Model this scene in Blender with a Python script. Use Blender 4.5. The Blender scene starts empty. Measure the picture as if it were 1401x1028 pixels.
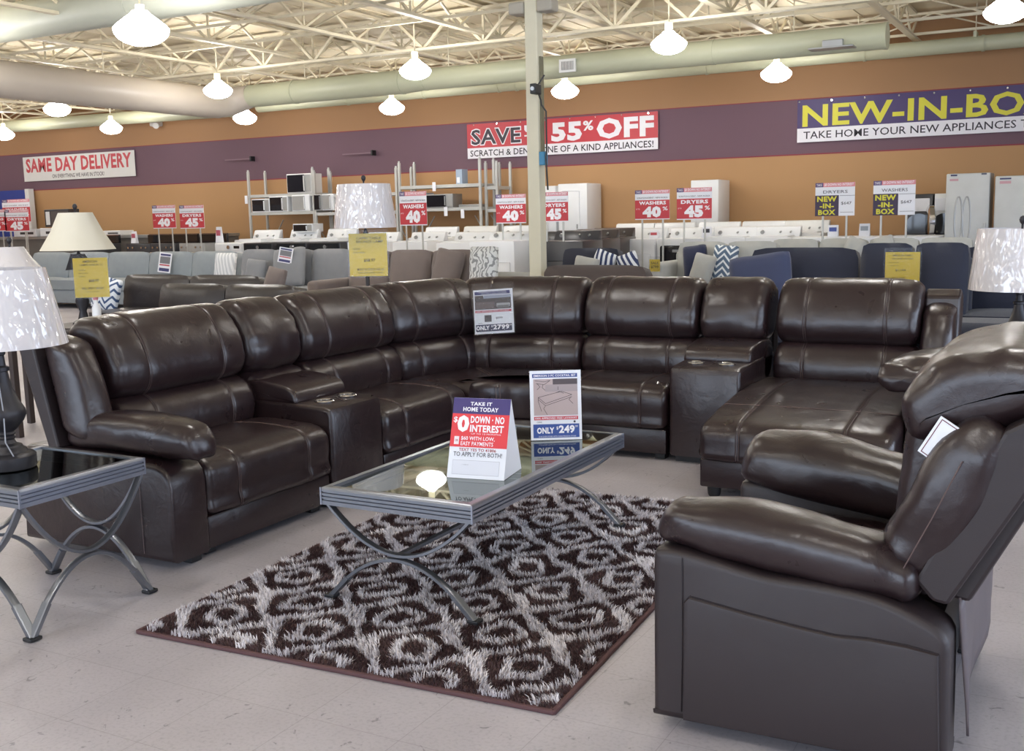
import bpy, bmesh, math, random
import numpy as np
from mathutils import Vector, Matrix, noise as mnoise
random.seed(7); rng = np.random.default_rng(7)
PI = math.pi
col = bpy.context.scene.collection
scn = bpy.context.scene

# ------------------------------------------------------------------ camera
F, PITCH, ROLL, YAW, EYE = 1474.45, 0.147335, -0.022797, 0.500762, 1.33
fw = Vector((-math.sin(YAW)*math.cos(PITCH), math.cos(YAW)*math.cos(PITCH), -math.sin(PITCH)))
rt = Vector((math.cos(YAW), math.sin(YAW), 0)); up = rt.cross(fw)
r2 = rt*math.cos(ROLL) + up*math.sin(ROLL); u2 = up*math.cos(ROLL) - rt*math.sin(ROLL)
cam = bpy.data.cameras.new('camera'); cam.sensor_width = 36; cam.lens = 36*F/1401
cam.clip_start = .05; cam.clip_end = 200
co = bpy.data.objects.new('camera', cam); col.objects.link(co)
M3 = Matrix((r2, u2, -fw)).transposed()
co.matrix_world = Matrix.Translation((0, 0, EYE)) @ M3.to_4x4()
scn.camera = co
scn.view_settings.view_transform = 'Standard'; scn.view_settings.look = 'None'
scn.view_settings.gamma = 1; scn.view_settings.use_curve_mapping = False
scn.view_settings.exposure = 0.0

def ray(x, y):                      # direction through a pixel of the 1401x1028 photograph
    return (fw*F + r2*(x-700.5) - u2*(y-514)).normalized()
def at(x, y, Y):                    # point at that pixel on the plane y = Y
    d = ray(x, y); return Vector((0, 0, EYE)) + d*(Y/d.y)
def atz(x, y, z):
    d = ray(x, y); return Vector((0, 0, EYE)) + d*((z-EYE)/d.z)

# ------------------------------------------------------------------ world and daylight
w = bpy.data.worlds.new('world'); scn.world = w; w.use_nodes = True
bg = w.node_tree.nodes['Background']; bg.inputs[0].default_value = (.75, .85, 1, 1); bg.inputs[1].default_value = 0.6
def area(name, loc, rot, sx, sy, power, color):
    l = bpy.data.lights.new(name, 'AREA'); l.shape = 'RECTANGLE'; l.size = sx; l.size_y = sy
    l.energy = power; l.color = color
    o = bpy.data.objects.new(name, l); o.location = loc; o.rotation_euler = rot; col.objects.link(o); return o
# daylight through the shop front (behind the camera) and through the side windows
area('storefront_daylight', (-6, -6.9, 1.75), (PI/2, 0, 0), 18, 2.7, 820, (.70, .82, 1))
area('side_window_daylight', (5.9, 3.0, 1.75), (PI/2, 0, PI/2), 13, 2.5, 560, (.68, .80, 1))
LAMP_W = 48

# ------------------------------------------------------------------ materials
MATS = {}
def rgb(c):
    if isinstance(c, str):
        c = c.lstrip('#'); c = [int(c[i:i+2], 16)/255 for i in (0, 2, 4)]
        c = [v/12.92 if v <= .04045 else ((v+.055)/1.055)**2.4 for v in c]
    return (c[0], c[1], c[2], 1)
def nn(nt, t, **k):
    n = nt.nodes.new(t)
    for a, b in k.items(): setattr(n, a, b)
    return n
def mat(name, c, rough=.6, metal=0, var=.08, scale=6, bump=0, bscale=60, coat=0, spec=.5, emit=0, alpha=1, trans=0):
    if name in MATS: return MATS[name]
    m = bpy.data.materials.new(name); m.use_nodes = True; nt = m.node_tree; b = nt.nodes['Principled BSDF']
    c = rgb(c)
    tc = nn(nt, 'ShaderNodeTexCoord')
    nz = nn(nt, 'ShaderNodeTexNoise'); nz.inputs['Scale'].default_value = scale; nz.inputs['Detail'].default_value = 3
    nt.links.new(tc.outputs['Object'], nz.inputs['Vector'])
    mx = nn(nt, 'ShaderNodeMix', data_type='RGBA')
    mx.inputs[6].default_value = tuple(v*(1-var) for v in c[:3])+(1,)
    mx.inputs[7].default_value = tuple(min(1, v*(1+var)) for v in c[:3])+(1,)
    nt.links.new(nz.outputs[0], mx.inputs[0]); nt.links.new(mx.outputs[2], b.inputs['Base Color'])
    b.inputs['Roughness'].default_value = rough; b.inputs['Metallic'].default_value = metal
    b.inputs['Coat Weight'].default_value = coat; b.inputs['Coat Roughness'].default_value = .12
    b.inputs['Specular IOR Level'].default_value = spec; b.inputs['Alpha'].default_value = alpha
    b.inputs['Transmission Weight'].default_value = trans
    if emit:
        nt.links.new(mx.outputs[2], b.inputs['Emission Color']); b.inputs['Emission Strength'].default_value = emit
    if bump:
        n2 = nn(nt, 'ShaderNodeTexNoise'); n2.inputs['Scale'].default_value = bscale; n2.inputs['Detail'].default_value = 5
        nt.links.new(tc.outputs['Object'], n2.inputs['Vector'])
        bp = nn(nt, 'ShaderNodeBump'); bp.inputs['Strength'].default_value = bump; bp.inputs['Distance'].default_value = .01
        nt.links.new(n2.outputs[0], bp.inputs['Height']); nt.links.new(bp.outputs[0], b.inputs['Normal'])
    MATS[name] = m; return m

def leather(name, c, rough=.36, flat=False):
    if name in MATS: return MATS[name]
    m = mat(name, c, rough, var=.18, scale=5, coat=.12, spec=.55)
    nt = m.node_tree; b = nt.nodes['Principled BSDF']; b.inputs['Coat Roughness'].default_value = .3
    tc = [n for n in nt.nodes if n.type == 'TEX_COORD'][0]
    v = nn(nt, 'ShaderNodeTexVoronoi'); v.inputs['Scale'].default_value = 420
    n1 = nn(nt, 'ShaderNodeTexNoise'); n1.inputs['Scale'].default_value = 9; n1.inputs['Detail'].default_value = 4; n1.inputs['Distortion'].default_value = .6
    n3 = nn(nt, 'ShaderNodeTexNoise'); n3.inputs['Scale'].default_value = 34; n3.inputs['Detail'].default_value = 3
    for q in (v, n1, n3): nt.links.new(tc.outputs['Object'], q.inputs['Vector'])
    b1 = nn(nt, 'ShaderNodeBump'); b1.inputs['Strength'].default_value = .06 if flat else .22; b1.inputs['Distance'].default_value = .02
    b2 = nn(nt, 'ShaderNodeBump'); b2.inputs['Strength'].default_value = .05 if flat else .18; b2.inputs['Distance'].default_value = .004
    b3 = nn(nt, 'ShaderNodeBump'); b3.inputs['Strength'].default_value = .12; b3.inputs['Distance'].default_value = .001
    nt.links.new(n1.outputs[0], b1.inputs['Height']); nt.links.new(n3.outputs[0], b2.inputs['Height']); nt.links.new(v.outputs[0], b3.inputs['Height'])
    nt.links.new(b1.outputs[0], b2.inputs['Normal']); nt.links.new(b2.outputs[0], b3.inputs['Normal'])
    nt.links.new(b3.outputs[0], b.inputs['Normal'])
    mr = nn(nt, 'ShaderNodeMapRange'); mr.inputs[3].default_value = rough-.07; mr.inputs[4].default_value = rough+.09
    nt.links.new(n1.outputs[0], mr.inputs[0]); nt.links.new(mr.outputs[0], b.inputs['Roughness'])
    return m
LEA = leather('dark_brown_leather', '#271b1d', .29)
VINYL = leather('dark_brown_vinyl', '#23181a', .54, flat=True)
LEA2 = leather('black_brown_leather', '#2b2627', .35)
STITCH = mat('brown_stitching', '#5e4d4b', .5)
BLACK = mat('black_plastic', '#19191b', .45)
DARKCLOTH = mat('black_dust_cloth', '#151416', .9)
CHROME = mat('polished_steel', '#d8d8da', .12, 1)
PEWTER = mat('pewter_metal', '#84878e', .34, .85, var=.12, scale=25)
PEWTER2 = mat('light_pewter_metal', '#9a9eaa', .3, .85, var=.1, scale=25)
WHITE = mat('white_enamel', '#e6e8ea', .3, var=.03)
WHITE2 = mat('white_matt', '#dcdcda', .6, var=.04)
OFFW = mat('cream_paint', '#d6d0b8', .6, var=.06)
DUCT = mat('duct_paint', '#b4b69c', .45, var=.06, scale=2)
GREYMET = mat('grey_steel', '#a8a9a8', .4, .6)
CHAR = mat('charcoal_enamel', '#3a3a3e', .3)
SMOKE = mat('dark_glass', '#1c1d22', .08, coat=.5)
SHELF = mat('galvanised_shelf', '#c2c3c0', .45, .4)
PAPER = mat('white_card', '#e9ebf2', .5, var=.02)
def ink(c): return mat('print_'+c.strip('#'), c, .5, var=.02)

# ------------------------------------------------------------------ mesh helpers
class MB:
    def __init__(s): s.v = []; s.f = []; s.mi = []
    def add(s, v, f, mi=0):
        o = len(s.v); s.v += [tuple(p) for p in v]; s.f += [tuple(i+o for i in q) for q in f]; s.mi += [mi]*len(f); return s
    def box(s, x0, x1, y0, y1, z0, z1, mi=0, R=None):
        v = [(x, y, z) for x in (x0, x1) for y in (y0, y1) for z in (z0, z1)]
        if R is not None: v = [tuple(R @ Vector(p)) for p in v]
        return s.add(v, [(0, 1, 3, 2), (4, 6, 7, 5), (0, 4, 5, 1), (2, 3, 7, 6), (0, 2, 6, 4), (1, 5, 7, 3)], mi)
    def rbox(s, x0, x1, y0, y1, z0, z1, r=.01, seg=2, mi=0):
        bm = bmesh.new(); bmesh.ops.create_cube(bm, size=1)
        for v in bm.verts: v.co = ((x0+x1)/2+v.co.x*(x1-x0), (y0+y1)/2+v.co.y*(y1-y0), (z0+z1)/2+v.co.z*(z1-z0))
        bmesh.ops.bevel(bm, geom=bm.edges[:], offset=r, segments=seg, profile=.5, affect='EDGES')
        bm.verts.index_update(); s.add([v.co[:] for v in bm.verts], [[v.index for v in f.verts] for f in bm.faces], mi); bm.free(); return s
    def bar(s, a, b, w, h=None, upv=(0, 0, 1), mi=0):
        h = h or w; a = Vector(a); b = Vector(b); d = (b-a).normalized(); u = Vector(upv)
        if abs(d.dot(u)) > .98: u = Vector((1, 0, 0))
        x = d.cross(u).normalized(); y = x.cross(d)
        v = [p + x*(sx*w/2) + y*(sy*h/2) for p in (a, b) for sx, sy in ((-1, -1), (1, -1), (1, 1), (-1, 1))]
        return s.add(v, [(0, 3, 2, 1), (4, 5, 6, 7), (0, 1, 5, 4), (1, 2, 6, 5), (2, 3, 7, 6), (3, 0, 4, 7)], mi)
    def tube(s, pts, r, n=8, mi=0, flat=None):
        pts = [Vector(p) for p in pts]; rings = []
        prev = None
        for i, p in enumerate(pts):
            t = (pts[min(i+1, len(pts)-1)]-pts[max(i-1, 0)]).normalized()
            if prev is None:
                u = Vector((0, 0, 1)) if abs(t.z) < .9 else Vector((1, 0, 0))
                x = t.cross(u).normalized()
            else: x = (prev - t*prev.dot(t)).normalized()
            prev = x; y = t.cross(x)
            rr = r[i] if isinstance(r, (list, tuple)) else r
            rings.append([p + x*(math.cos(2*PI*k/n)*rr) + y*(math.sin(2*PI*k/n)*rr) for k in range(n)])
        return s.rings(rings, mi=mi)
    def sweep(s, pts, w, h, axis, mi=0):       # rectangular section: w along axis, h in the plane of the curve
        pts = [Vector(p) for p in pts]; ax = Vector(axis).normalized(); rings = []
        for i, p in enumerate(pts):
            t = (pts[min(i+1, len(pts)-1)]-pts[max(i-1, 0)]).normalized(); n = ax.cross(t).normalized()
            c = .25
            sec = [(-1, -1+c), (-1+c, -1), (1-c, -1), (1, -1+c), (1, 1-c), (1-c, 1), (-1+c, 1), (-1, 1-c)]
            rings.append([p + ax*(a*w/2) + n*(b*h/2) for a, b in sec])
        return s.rings(rings, mi=mi)
    def rings(s, rings, cap=True, mi=0):
        n = len(rings[0]); v = [p for r in rings for p in r]; f = []
        for i in range(len(rings)-1):
            for k in range(n):
                a = i*n+k; b = i*n+(k+1) % n; f.append((a, b, b+n, a+n))
        if cap: f.append(tuple(range(n-1, -1, -1))); f.append(tuple((len(rings)-1)*n+k for k in range(n)))
        return s.add(v, f, mi)
    def lathe(s, prof, n=24, c=(0, 0), mi=0, cap=True):
        return s.rings([[(c[0]+r*math.cos(2*PI*k/n), c[1]+r*math.sin(2*PI*k/n), z) for k in range(n)] for r, z in prof], cap, mi)
    def prism(s, poly, lo, hi, axis='y', mi=0):
        def P(a, b, t): return {'y': (a, t, b), 'x': (t, a, b), 'z': (a, b, t)}[axis]
        n = len(poly); v = [P(a, b, lo) for a, b in poly]+[P(a, b, hi) for a, b in poly]
        f = [tuple(range(n)), tuple(range(2*n-1, n-1, -1))]+[(i, i+n, (i+1) % n+n, (i+1) % n) for i in range(n)]
        return s.add(v, f, mi)
    def build(s, name, m, parent=None, smooth=False, loc=None, rot=None, bevel=0, kind=None, fix=True):
        me = bpy.data.meshes.new(name); me.from_pydata([tuple(p) for p in s.v], [], s.f)
        for q in (m if isinstance(m, (list, tuple)) else [m]): me.materials.append(q)
        if isinstance(m, (list, tuple)): me.polygons.foreach_set('material_index', s.mi)
        if fix:
            bm = bmesh.new(); bm.from_mesh(me); bmesh.ops.recalc_face_normals(bm, faces=bm.faces)
            if bevel: bmesh.ops.bevel(bm, geom=[e for e in bm.edges if e.is_manifold and e.calc_face_angle(0) > .5], offset=bevel, segments=2, profile=.5, affect='EDGES')
            bm.to_mesh(me); bm.free()
        if smooth:
            me.polygons.foreach_set('use_smooth', [True]*len(me.polygons))
            try: me.set_sharp_from_angle(angle=.7 if smooth is True else smooth)
            except Exception: pass
        o = bpy.data.objects.new(name, me); col.objects.link(o)
        if parent: o.parent = parent
        if loc is not None: o.location = loc
        if rot is not None: o.rotation_euler = rot
        if kind: o['kind'] = kind
        return o

def tag(o, label=None, cat=None, group=None, kind=None):
    if label: o['label'] = label
    if cat: o['category'] = cat
    if group: o['group'] = group
    if kind: o['kind'] = kind
    return o
def thing(name, label, cat, loc=(0, 0, 0), rz=0, group=None):
    o = bpy.data.objects.new(name, None); o.empty_display_size = .1; col.objects.link(o)
    o.location = loc; o.rotation_euler = (0, 0, rz); return tag(o, label, cat, group)
KIDS = {}
def copy_tree(o, parent=None):
    c = o.copy(); col.objects.link(c); c.parent = parent
    for ch in [x for x in col.objects if x.parent == o]: copy_tree(ch, c)
    return c

def spline(cp, m, closed=True):
    cp = np.array(cp, float); n = len(cp); out = []
    segs = n if closed else n-1
    k = max(3, m//segs)
    for i in range(segs):
        if closed: p0, p1, p2, p3 = cp[(i-1) % n], cp[i], cp[(i+1) % n], cp[(i+2) % n]
        else: p0, p1, p2, p3 = cp[max(i-1, 0)], cp[i], cp[i+1], cp[min(i+2, n-1)]
        for j in range(k):
            t = j/k
            out.append(.5*((2*p1)+(-p0+p2)*t+(2*p0-5*p1+4*p2-p3)*t*t+(-p0+3*p1-3*p2+p3)*t**3))
    if not closed: out.append(cp[-1])
    out = np.array(out)
    if closed:
        pts = np.vstack([out, out[:1]])
    else: pts = out
    d = np.r_[0, np.cumsum(np.linalg.norm(np.diff(pts, axis=0), axis=1))]
    tt = np.linspace(0, d[-1], m+1 if closed else m)
    res = np.stack([np.interp(tt, d, pts[:, q]) for q in range(pts.shape[1])], 1)
    return res[:-1] if closed else res
def orient(p):
    a = .5*np.sum(p[:, 0]*np.roll(p[:, 1], -1)-np.roll(p[:, 0], -1)*p[:, 1])
    return p if a > 0 else p[::-1]
def normals2(p):
    t = np.roll(p, -1, 0)-np.roll(p, 1, 0); n = np.stack([t[:, 1], -t[:, 0]], 1)
    return n/np.maximum(np.linalg.norm(n, axis=1)[:, None], 1e-9)

def pad(cp, x0, x1, er=.04, crown=.01, seams=(), m=64, pucker=.004, seed=0, taper=None, nmid=14, capring=True):
    """upholstered piece: side profile (y,z) carried across the width x, rounded ends, puckers and sewn seams"""
    prof = orient(spline(cp, m)); _c = np.array(cp); prof = np.clip(prof, _c.min(0)-.006, _c.max(0)+.006); N = normals2(prof); W = x1-x0
    xs = [0, er*.04, er*.15, er*.32, er*.55, er*.8, er*1.05]
    mid = list(np.linspace(er*1.3, W-er*1.3, nmid)); allx = set(xs+[W-a for a in xs]+mid)
    for sm in seams:
        for d in (-.014, -.008, -.004, 0, .004, .008, .014): allx.add(sm+d)
    xs = sorted(a for a in allx if 0 <= a <= W); xs2 = [xs[0]]
    for a in xs[1:]:
        if a-xs2[-1] > .0008: xs2.append(a)
    rings = []; arc = np.linspace(0, 1, len(prof), endpoint=False)
    for x in xs2:
        s = min(x, W-x); q = min(1, s/er); ins = er*(1-math.sqrt(max(0, 1-(1-q)**2)))
        t = x/W; ins -= crown*(1-(2*t-1)**4)
        for sm in seams: ins += .0055*math.exp(-((x-sm)/.006)**2) - .003*math.exp(-((abs(x-sm)-.035)/.025)**2)
        off = np.full(len(prof), -ins)
        for k in range(len(prof)):
            pn = mnoise.noise(Vector((arc[k]*26+seed*7.1, (0 if x < W/2 else 9)+s*4, seed*3.3)))
            off[k] += pucker*pn*math.exp(-s/.07)*1.6*(q > .2)
            off[k] += pucker*.9*mnoise.noise(Vector((x*9+seed, prof[k, 0]*8, prof[k, 1]*8)))
            for sm in seams: off[k] += pucker*.5*math.exp(-abs(x-sm)/.03)*mnoise.noise(Vector((arc[k]*40, sm*9+seed, 2)))
        p = prof+N*off[:, None]
        if taper is not None:
            xx = np.array([taper(x, a, b) for a, b in p])
        else: xx = np.full(len(p), x)
        rings.append([(x0+xx[k], p[k, 0], p[k, 1]) for k in range(len(p))])
    def shrink(r, f):
        c = np.mean(np.array(r), 0); return [tuple(c+(np.array(a)-c)*f) for a in r]
    if capring: rings = [shrink(rings[0], .35), shrink(rings[0], .75)]+rings+[shrink(rings[-1], .75), shrink(rings[-1], .35)]
    mb = MB().rings(rings)
    return mb, prof, N
def seamline(prof, N, x, crown=.01, rngs=(0, 1), off=.0, r=.0011):
    pts = prof+N*(crown-.0055+.003+off)
    a, b = int(rngs[0]*len(pts)), int(rngs[1]*len(pts))
    return [(x, *pts[k % len(pts)]) for k in range(a, b)]
def add_seams(parent, prof, N, x0, seams, crown, front=True, name='seam'):
    # stitched double seam lines on the visible (front and top) side
    for sm in seams:
        for dx in (-.005, .005):
            mb = MB()
            idx = [k for k in range(len(prof)) if N[k, 0] < .35 or N[k, 1] > .3]
            # longest contiguous run
            n = len(prof); flags = [k in set(idx) for k in range(n)]
            start = next((k for k in range(n) if flags[k] and not flags[k-1]), 0)
            run = []
            for j in range(n):
                k = (start+j) % n
                if not flags[k]: break
                run.append(k)
            pts = [(x0+sm+dx, *(prof[k]+N[k]*(crown-.0005))) for k in run]
            if len(pts) > 2: mb.tube(pts, .0011, 4).build(name, STITCH, parent)

def loft(secs, name, m, parent, n=28, exp=2.4, wr=0, wscale=(8, 8, 8), seed=0, caps=5, cr=.05):
    """secs: (centre, axis1, axis2) with half-sizes; smooth tube of superellipse sections with rounded ends"""
    P = []
    def ring(c, a, b, f=1):
        r = []
        for k in range(n):
            t = 2*PI*k/n; ct, st = math.cos(t), math.sin(t)
            u = math.copysign(abs(ct)**(2/exp), ct); v = math.copysign(abs(st)**(2/exp), st)
            r.append(Vector(c)+Vector(a)*u*f+Vector(b)*v*f)
        return r
    S = [tuple(Vector(q) for q in s) for s in secs]
    # interpolate sections smoothly
    arr = np.array([[*c, *a, *b] for c, a, b in S]); sm = spline(arr, max(18, 6*len(S)), closed=False)
    secs2 = [(Vector(r[:3]), Vector(r[3:6]), Vector(r[6:9])) for r in sm]
    rings = []
    c, a, b = secs2[0]; d = (secs2[0][0]-secs2[1][0]).normalized()
    for i in range(caps, 0, -1):
        t = i/caps*PI/2*.97; rings.append(ring(c+d*cr*math.sin(t), a, b, max(.06, math.cos(t)**.8)))
    for c, a, b in secs2: rings.append(ring(c, a, b))
    c, a, b = secs2[-1]; d = (secs2[-1][0]-secs2[-2][0]).normalized()
    for i in range(1, caps+1):
        t = i/caps*PI/2*.97; rings.append(ring(c+d*cr*math.sin(t), a, b, max(.06, math.cos(t)**.8)))
    if wr:
        nR = len(rings); out = []
        for i, r in enumerate(rings):
            cc = sum(r, Vector())/len(r); e = min(i, nR-1-i); wgt = .35+1.4*math.exp(-max(0, e-caps+1)/3)
            out.append([p+(p-cc).normalized()*wr*wgt*mnoise.noise(Vector((p.x*wscale[0]+seed, p.y*wscale[1], p.z*wscale[2]))) for p in r])
        rings = out
    return MB().rings(rings).build(name, m, parent, smooth=1.2)

def cushion(sx, sy, sz, puff=.35, seg=8, pinch=0, seed=0, wr=.0):
    """soft box; returns MB centred at origin"""
    mb = MB(); bm = bmesh.new(); bmesh.ops.create_cube(bm, size=2)
    bmesh.ops.subdivide_edges(bm, edges=bm.edges[:], cuts=seg, use_grid_fill=True)
    for v in bm.verts:
        x, y, z = v.co
        # thickness axis y: pillow-like falloff toward the edges
        ex = (1-abs(x)**4); ez = (1-abs(z)**4)
        fy = (1-puff)+puff*max(0, ex)*max(0, ez)
        k = 1-pinch*(1-abs(x)**2*abs(z)**2)*(abs(x)**6+abs(z)**6)/2
        rr = .07*(abs(x)**6*abs(z)**6)
        v.co = (x*sx/2*(k-rr), y*sy/2*fy, z*sz/2*(k-rr))
        if wr: v.co += Vector((0, 1, 0))*wr*mnoise.noise(Vector((x*3+seed, y, z*3)))
    bm.verts.index_update(); mb.add([v.co[:] for v in bm.verts], [[v.index for v in f.verts] for f in bm.faces]); bm.free(); return mb

# ------------------------------------------------------------------ lettering
TEXTS = []
def text(s, x0, z0, x1, z1, m, parent, y=-.0012, bold=.02, name='lettering'):
    """flat lettering filling the rectangle x0..x1, z0..z1 in the parent's xz plane (reads from -y)"""
    TEXTS.append((s, x0, z0, x1, z1, m, parent, y, bold, name))
def flush_texts():
    tmp = {}
    for t in TEXTS:
        k = (t[0], round(t[8], 3))
        if k in tmp: continue
        c = bpy.data.curves.new('letters', 'FONT'); c.body = t[0]; c.offset = t[8]; c.resolution_u = 2; c.align_x = 'CENTER'; c.space_line = .86; c.space_character = 1+c.offset*1.6
        c.fill_mode = 'BOTH'; c.extrude = 0
        o = bpy.data.objects.new('letters', c); col.objects.link(o); tmp[k] = o
    dg = bpy.context.evaluated_depsgraph_get(); dg.update(); mesh = {}
    for k, o in tmp.items():
        me = bpy.data.meshes.new_from_object(o.evaluated_get(dg)); n = len(me.vertices)
        a = np.empty(n*3); me.vertices.foreach_get('co', a); a = a.reshape(-1, 3)
        mesh[k] = (me, a)
    for k, o in tmp.items():
        c = o.data; bpy.data.objects.remove(o); bpy.data.curves.remove(c)
    for s, x0, z0, x1, z1, m, parent, y, bold, name in TEXTS:
        me, a = mesh[(s, round(bold, 3))]; me = me.copy(); me.materials.clear(); me.materials.append(m)
        mn, mx = a.min(0), a.max(0); q = np.zeros_like(a)
        q[:, 0] = x0+(a[:, 0]-mn[0])/(mx[0]-mn[0])*(x1-x0); q[:, 2] = z0+(a[:, 1]-mn[1])/max(1e-6, mx[1]-mn[1])*(z1-z0); q[:, 1] = y
        me.vertices.foreach_set('co', q.ravel()); me.update()
        o = bpy.data.objects.new(name, me); col.objects.link(o); o.parent = parent

def panel(parent, x0, z0, x1, z1, c, y=-.0006, name='printed_block', t=.0006):
    return MB().box(x0, x1, y-t/2, y+t/2, z0, z1).build(name, ink(c), parent)

# ------------------------------------------------------------------ room
XL, XR, YF, YB, ZC = -25.0, 6.0, -7.0, 17.6, 4.12
def floor_mat():
    m = bpy.data.materials.new('vinyl_tile'); m.use_nodes = True; nt = m.node_tree; b = nt.nodes['Principled BSDF']
    tc = nn(nt, 'ShaderNodeTexCoord'); geo = tc.outputs['Object']
    def noise(sc, det, dist=0):
        n = nn(nt, 'ShaderNodeTexNoise'); n.inputs['Scale'].default_value = sc; n.inputs['Detail'].default_value = det; n.inputs['Distortion'].default_value = dist
        nt.links.new(geo, n.inputs['Vector']); return n.outputs[0]
    def ramp(src, p):
        r = nn(nt, 'ShaderNodeValToRGB'); e = r.color_ramp.elements
        e[0].position, e[0].color = p[0][0], (*[p[0][1]]*3, 1); e[1].position, e[1].color = p[1][0], (*[p[1][1]]*3, 1)
        nt.links.new(src, r.inputs[0]); return r.outputs[0]
    def mul(a, bb):
        q = nn(nt, 'ShaderNodeMix', data_type='RGBA', blend_type='MULTIPLY'); q.inputs[0].default_value = 1
        nt.links.new(a, q.inputs[6]); nt.links.new(bb, q.inputs[7]); return q.outputs[2]
    base = nn(nt, 'ShaderNodeMix', data_type='RGBA'); base.inputs[6].default_value = rgb('#a29da3'); base.inputs[7].default_value = rgb('#b6b1b7')
    nt.links.new(ramp(noise(1.3, 6), [(.35, 0), (.65, 1)]), base.inputs[0])
    c = base.outputs[2]
    c = mul(c, ramp(noise(90, 4), [(.30, .86), (.52, 1)]))          # speckle
    c = mul(c, ramp(noise(22, 6, 1.5), [(.29, .55), (.345, 1)]))    # scuffs
    # tile joints 12 inch
    br = nn(nt, 'ShaderNodeTexBrick'); br.offset = 0; br.inputs['Scale'].default_value = 1; br.inputs['Brick Width'].default_value = .305
    br.inputs['Row Height'].default_value = .305; br.inputs['Mortar Size'].default_value = .0012; br.inputs['Mortar Smooth'].default_value = .3
    br.inputs[1].default_value = (1, 1, 1, 1); br.inputs[2].default_value = (.975, .975, .975, 1); br.inputs[3].default_value = (.72, .7, .69, 1)
    nt.links.new(geo, br.inputs['Vector']); c = mul(c, br.outputs[0])
    nt.links.new(c, b.inputs['Base Color'])
    rr = nn(nt, 'ShaderNodeMapRange'); rr.inputs[3].default_value = .32; rr.inputs[4].default_value = .5
    nt.links.new(noise(3, 4), rr.inputs[0]); nt.links.new(rr.outputs[0], b.inputs['Roughness'])
    bp = nn(nt, 'ShaderNodeBump'); bp.inputs['Strength'].default_value = .08; bp.inputs['Distance'].default_value = .01
    nt.links.new(noise(7, 3), bp.inputs['Height']); nt.links.new(bp.outputs[0], b.inputs['Normal'])
    return m
fl = MB().box(XL-.2, XR+.2, YF-.2, YB+.2, -.2, 0).build('floor', floor_mat(), kind='structure')
def wall_mat():
    m = mat('ochre_wall_paint', '#b48c62', .75, var=.05, scale=.8)
    nt = m.node_tree; b = nt.nodes['Principled BSDF']; src = b.inputs['Base Color'].links[0].from_socket
    tc = nn(nt, 'ShaderNodeTexCoord'); sp = nn(nt, 'ShaderNodeSeparateXYZ'); nt.links.new(tc.outputs['Object'], sp.inputs[0])
    r = nn(nt, 'ShaderNodeValToRGB'); r.color_ramp.interpolation = 'CONSTANT'
    e = r.color_ramp.elements; e[0].position = 0; e[0].color = (0, 0, 0, 1); e[1].position = .5; e[1].color = (1, 1, 1, 1)
    r2 = None
    def band(lo, hi):
        a = nn(nt, 'ShaderNodeMath', operation='GREATER_THAN'); a.inputs[1].default_value = lo
        c = nn(nt, 'ShaderNodeMath', operation='LESS_THAN'); c.inputs[1].default_value = hi
        d = nn(nt, 'ShaderNodeMath', operation='MULTIPLY')
        nt.links.new(sp.outputs[2], a.inputs[0]); nt.links.new(sp.outputs[2], c.inputs[0])
        nt.links.new(a.outputs[0], d.inputs[0]); nt.links.new(c.outputs[0], d.inputs[1]); return d.outputs[0]
    def over(base, fac, c):
        q = nn(nt, 'ShaderNodeMix', data_type='RGBA'); nt.links.new(fac, q.inputs[0]); nt.links.new(base, q.inputs[6]); q.inputs[7].default_value = rgb(c); return q.outputs[2]
    o = over(src, band(3.045, 9), '#a57e5a'); o = over(o, band(2.19, 3.045), '#6d535f'); o = over(o, band(2.178, 2.2), '#8a3a44'); o = over(o, band(3.04, 3.055), '#8a3a44')
    nt.nodes.remove(r); nt.links.new(o, b.inputs['Base Color']); return m
WALLM = wall_mat()
MB().box(XL, XR, YB, YB+.15, 0, ZC).build('wall_back', WALLM, kind='structure')
MB().box(XL-.15, XL, YF, YB, 0, ZC).build('wall_left', WALLM, kind='structure')
# right wall with a row of shop windows, front wall likewise
wr = MB().box(XR, XR+.15, 10, YB, 0, ZC).box(XR, XR+.15, YF, -4, 0, ZC).box(XR, XR+.15, -4, 10, 3.05, ZC).box(XR, XR+.15, -4, 10, 0, .35)
wr.build('wall_right', WALLM, kind='structure')
wf = MB().box(XL, -16, YF-.15, YF, 0, ZC).box(4, XR, YF-.15, YF, 0, ZC).box(-16, 4, YF-.15, YF, 3.15, ZC).box(-16, 4, YF-.15, YF, 0, .3)
wf.build('wall_front', WALLM, kind='structure')
FRM = mat('window_aluminium', '#6a6c70', .4, .6)
wi = MB()
for i in range(11): wi.box(-16+i*2-.04, -16+i*2+.04, YF-.1, YF, .3, 3.15)
wi.build('window_1', FRM, kind='structure')
wi = MB()
for i in range(8): wi.box(XR, XR+.1, -4+i*2-.04, -4+i*2+.04, .35, 3.05)
wi.build('window_2', FRM, kind='structure')
deck = MB().box(XL-.2, XR+.2, YF-.2, YB+.2, ZC, ZC+.15)
for i in range(50): deck.box(XL+i*.62, XL+i*.62+.03, YF, YB, ZC-.012, ZC)
ceil = deck.build('ceiling', mat('cream_roof_deck', '#d9cdb2', .7, var=.05, scale=2), kind='structure')
STEEL = mat('cream_steelwork', '#d8cfb6', .55, var=.07, scale=3)
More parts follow.
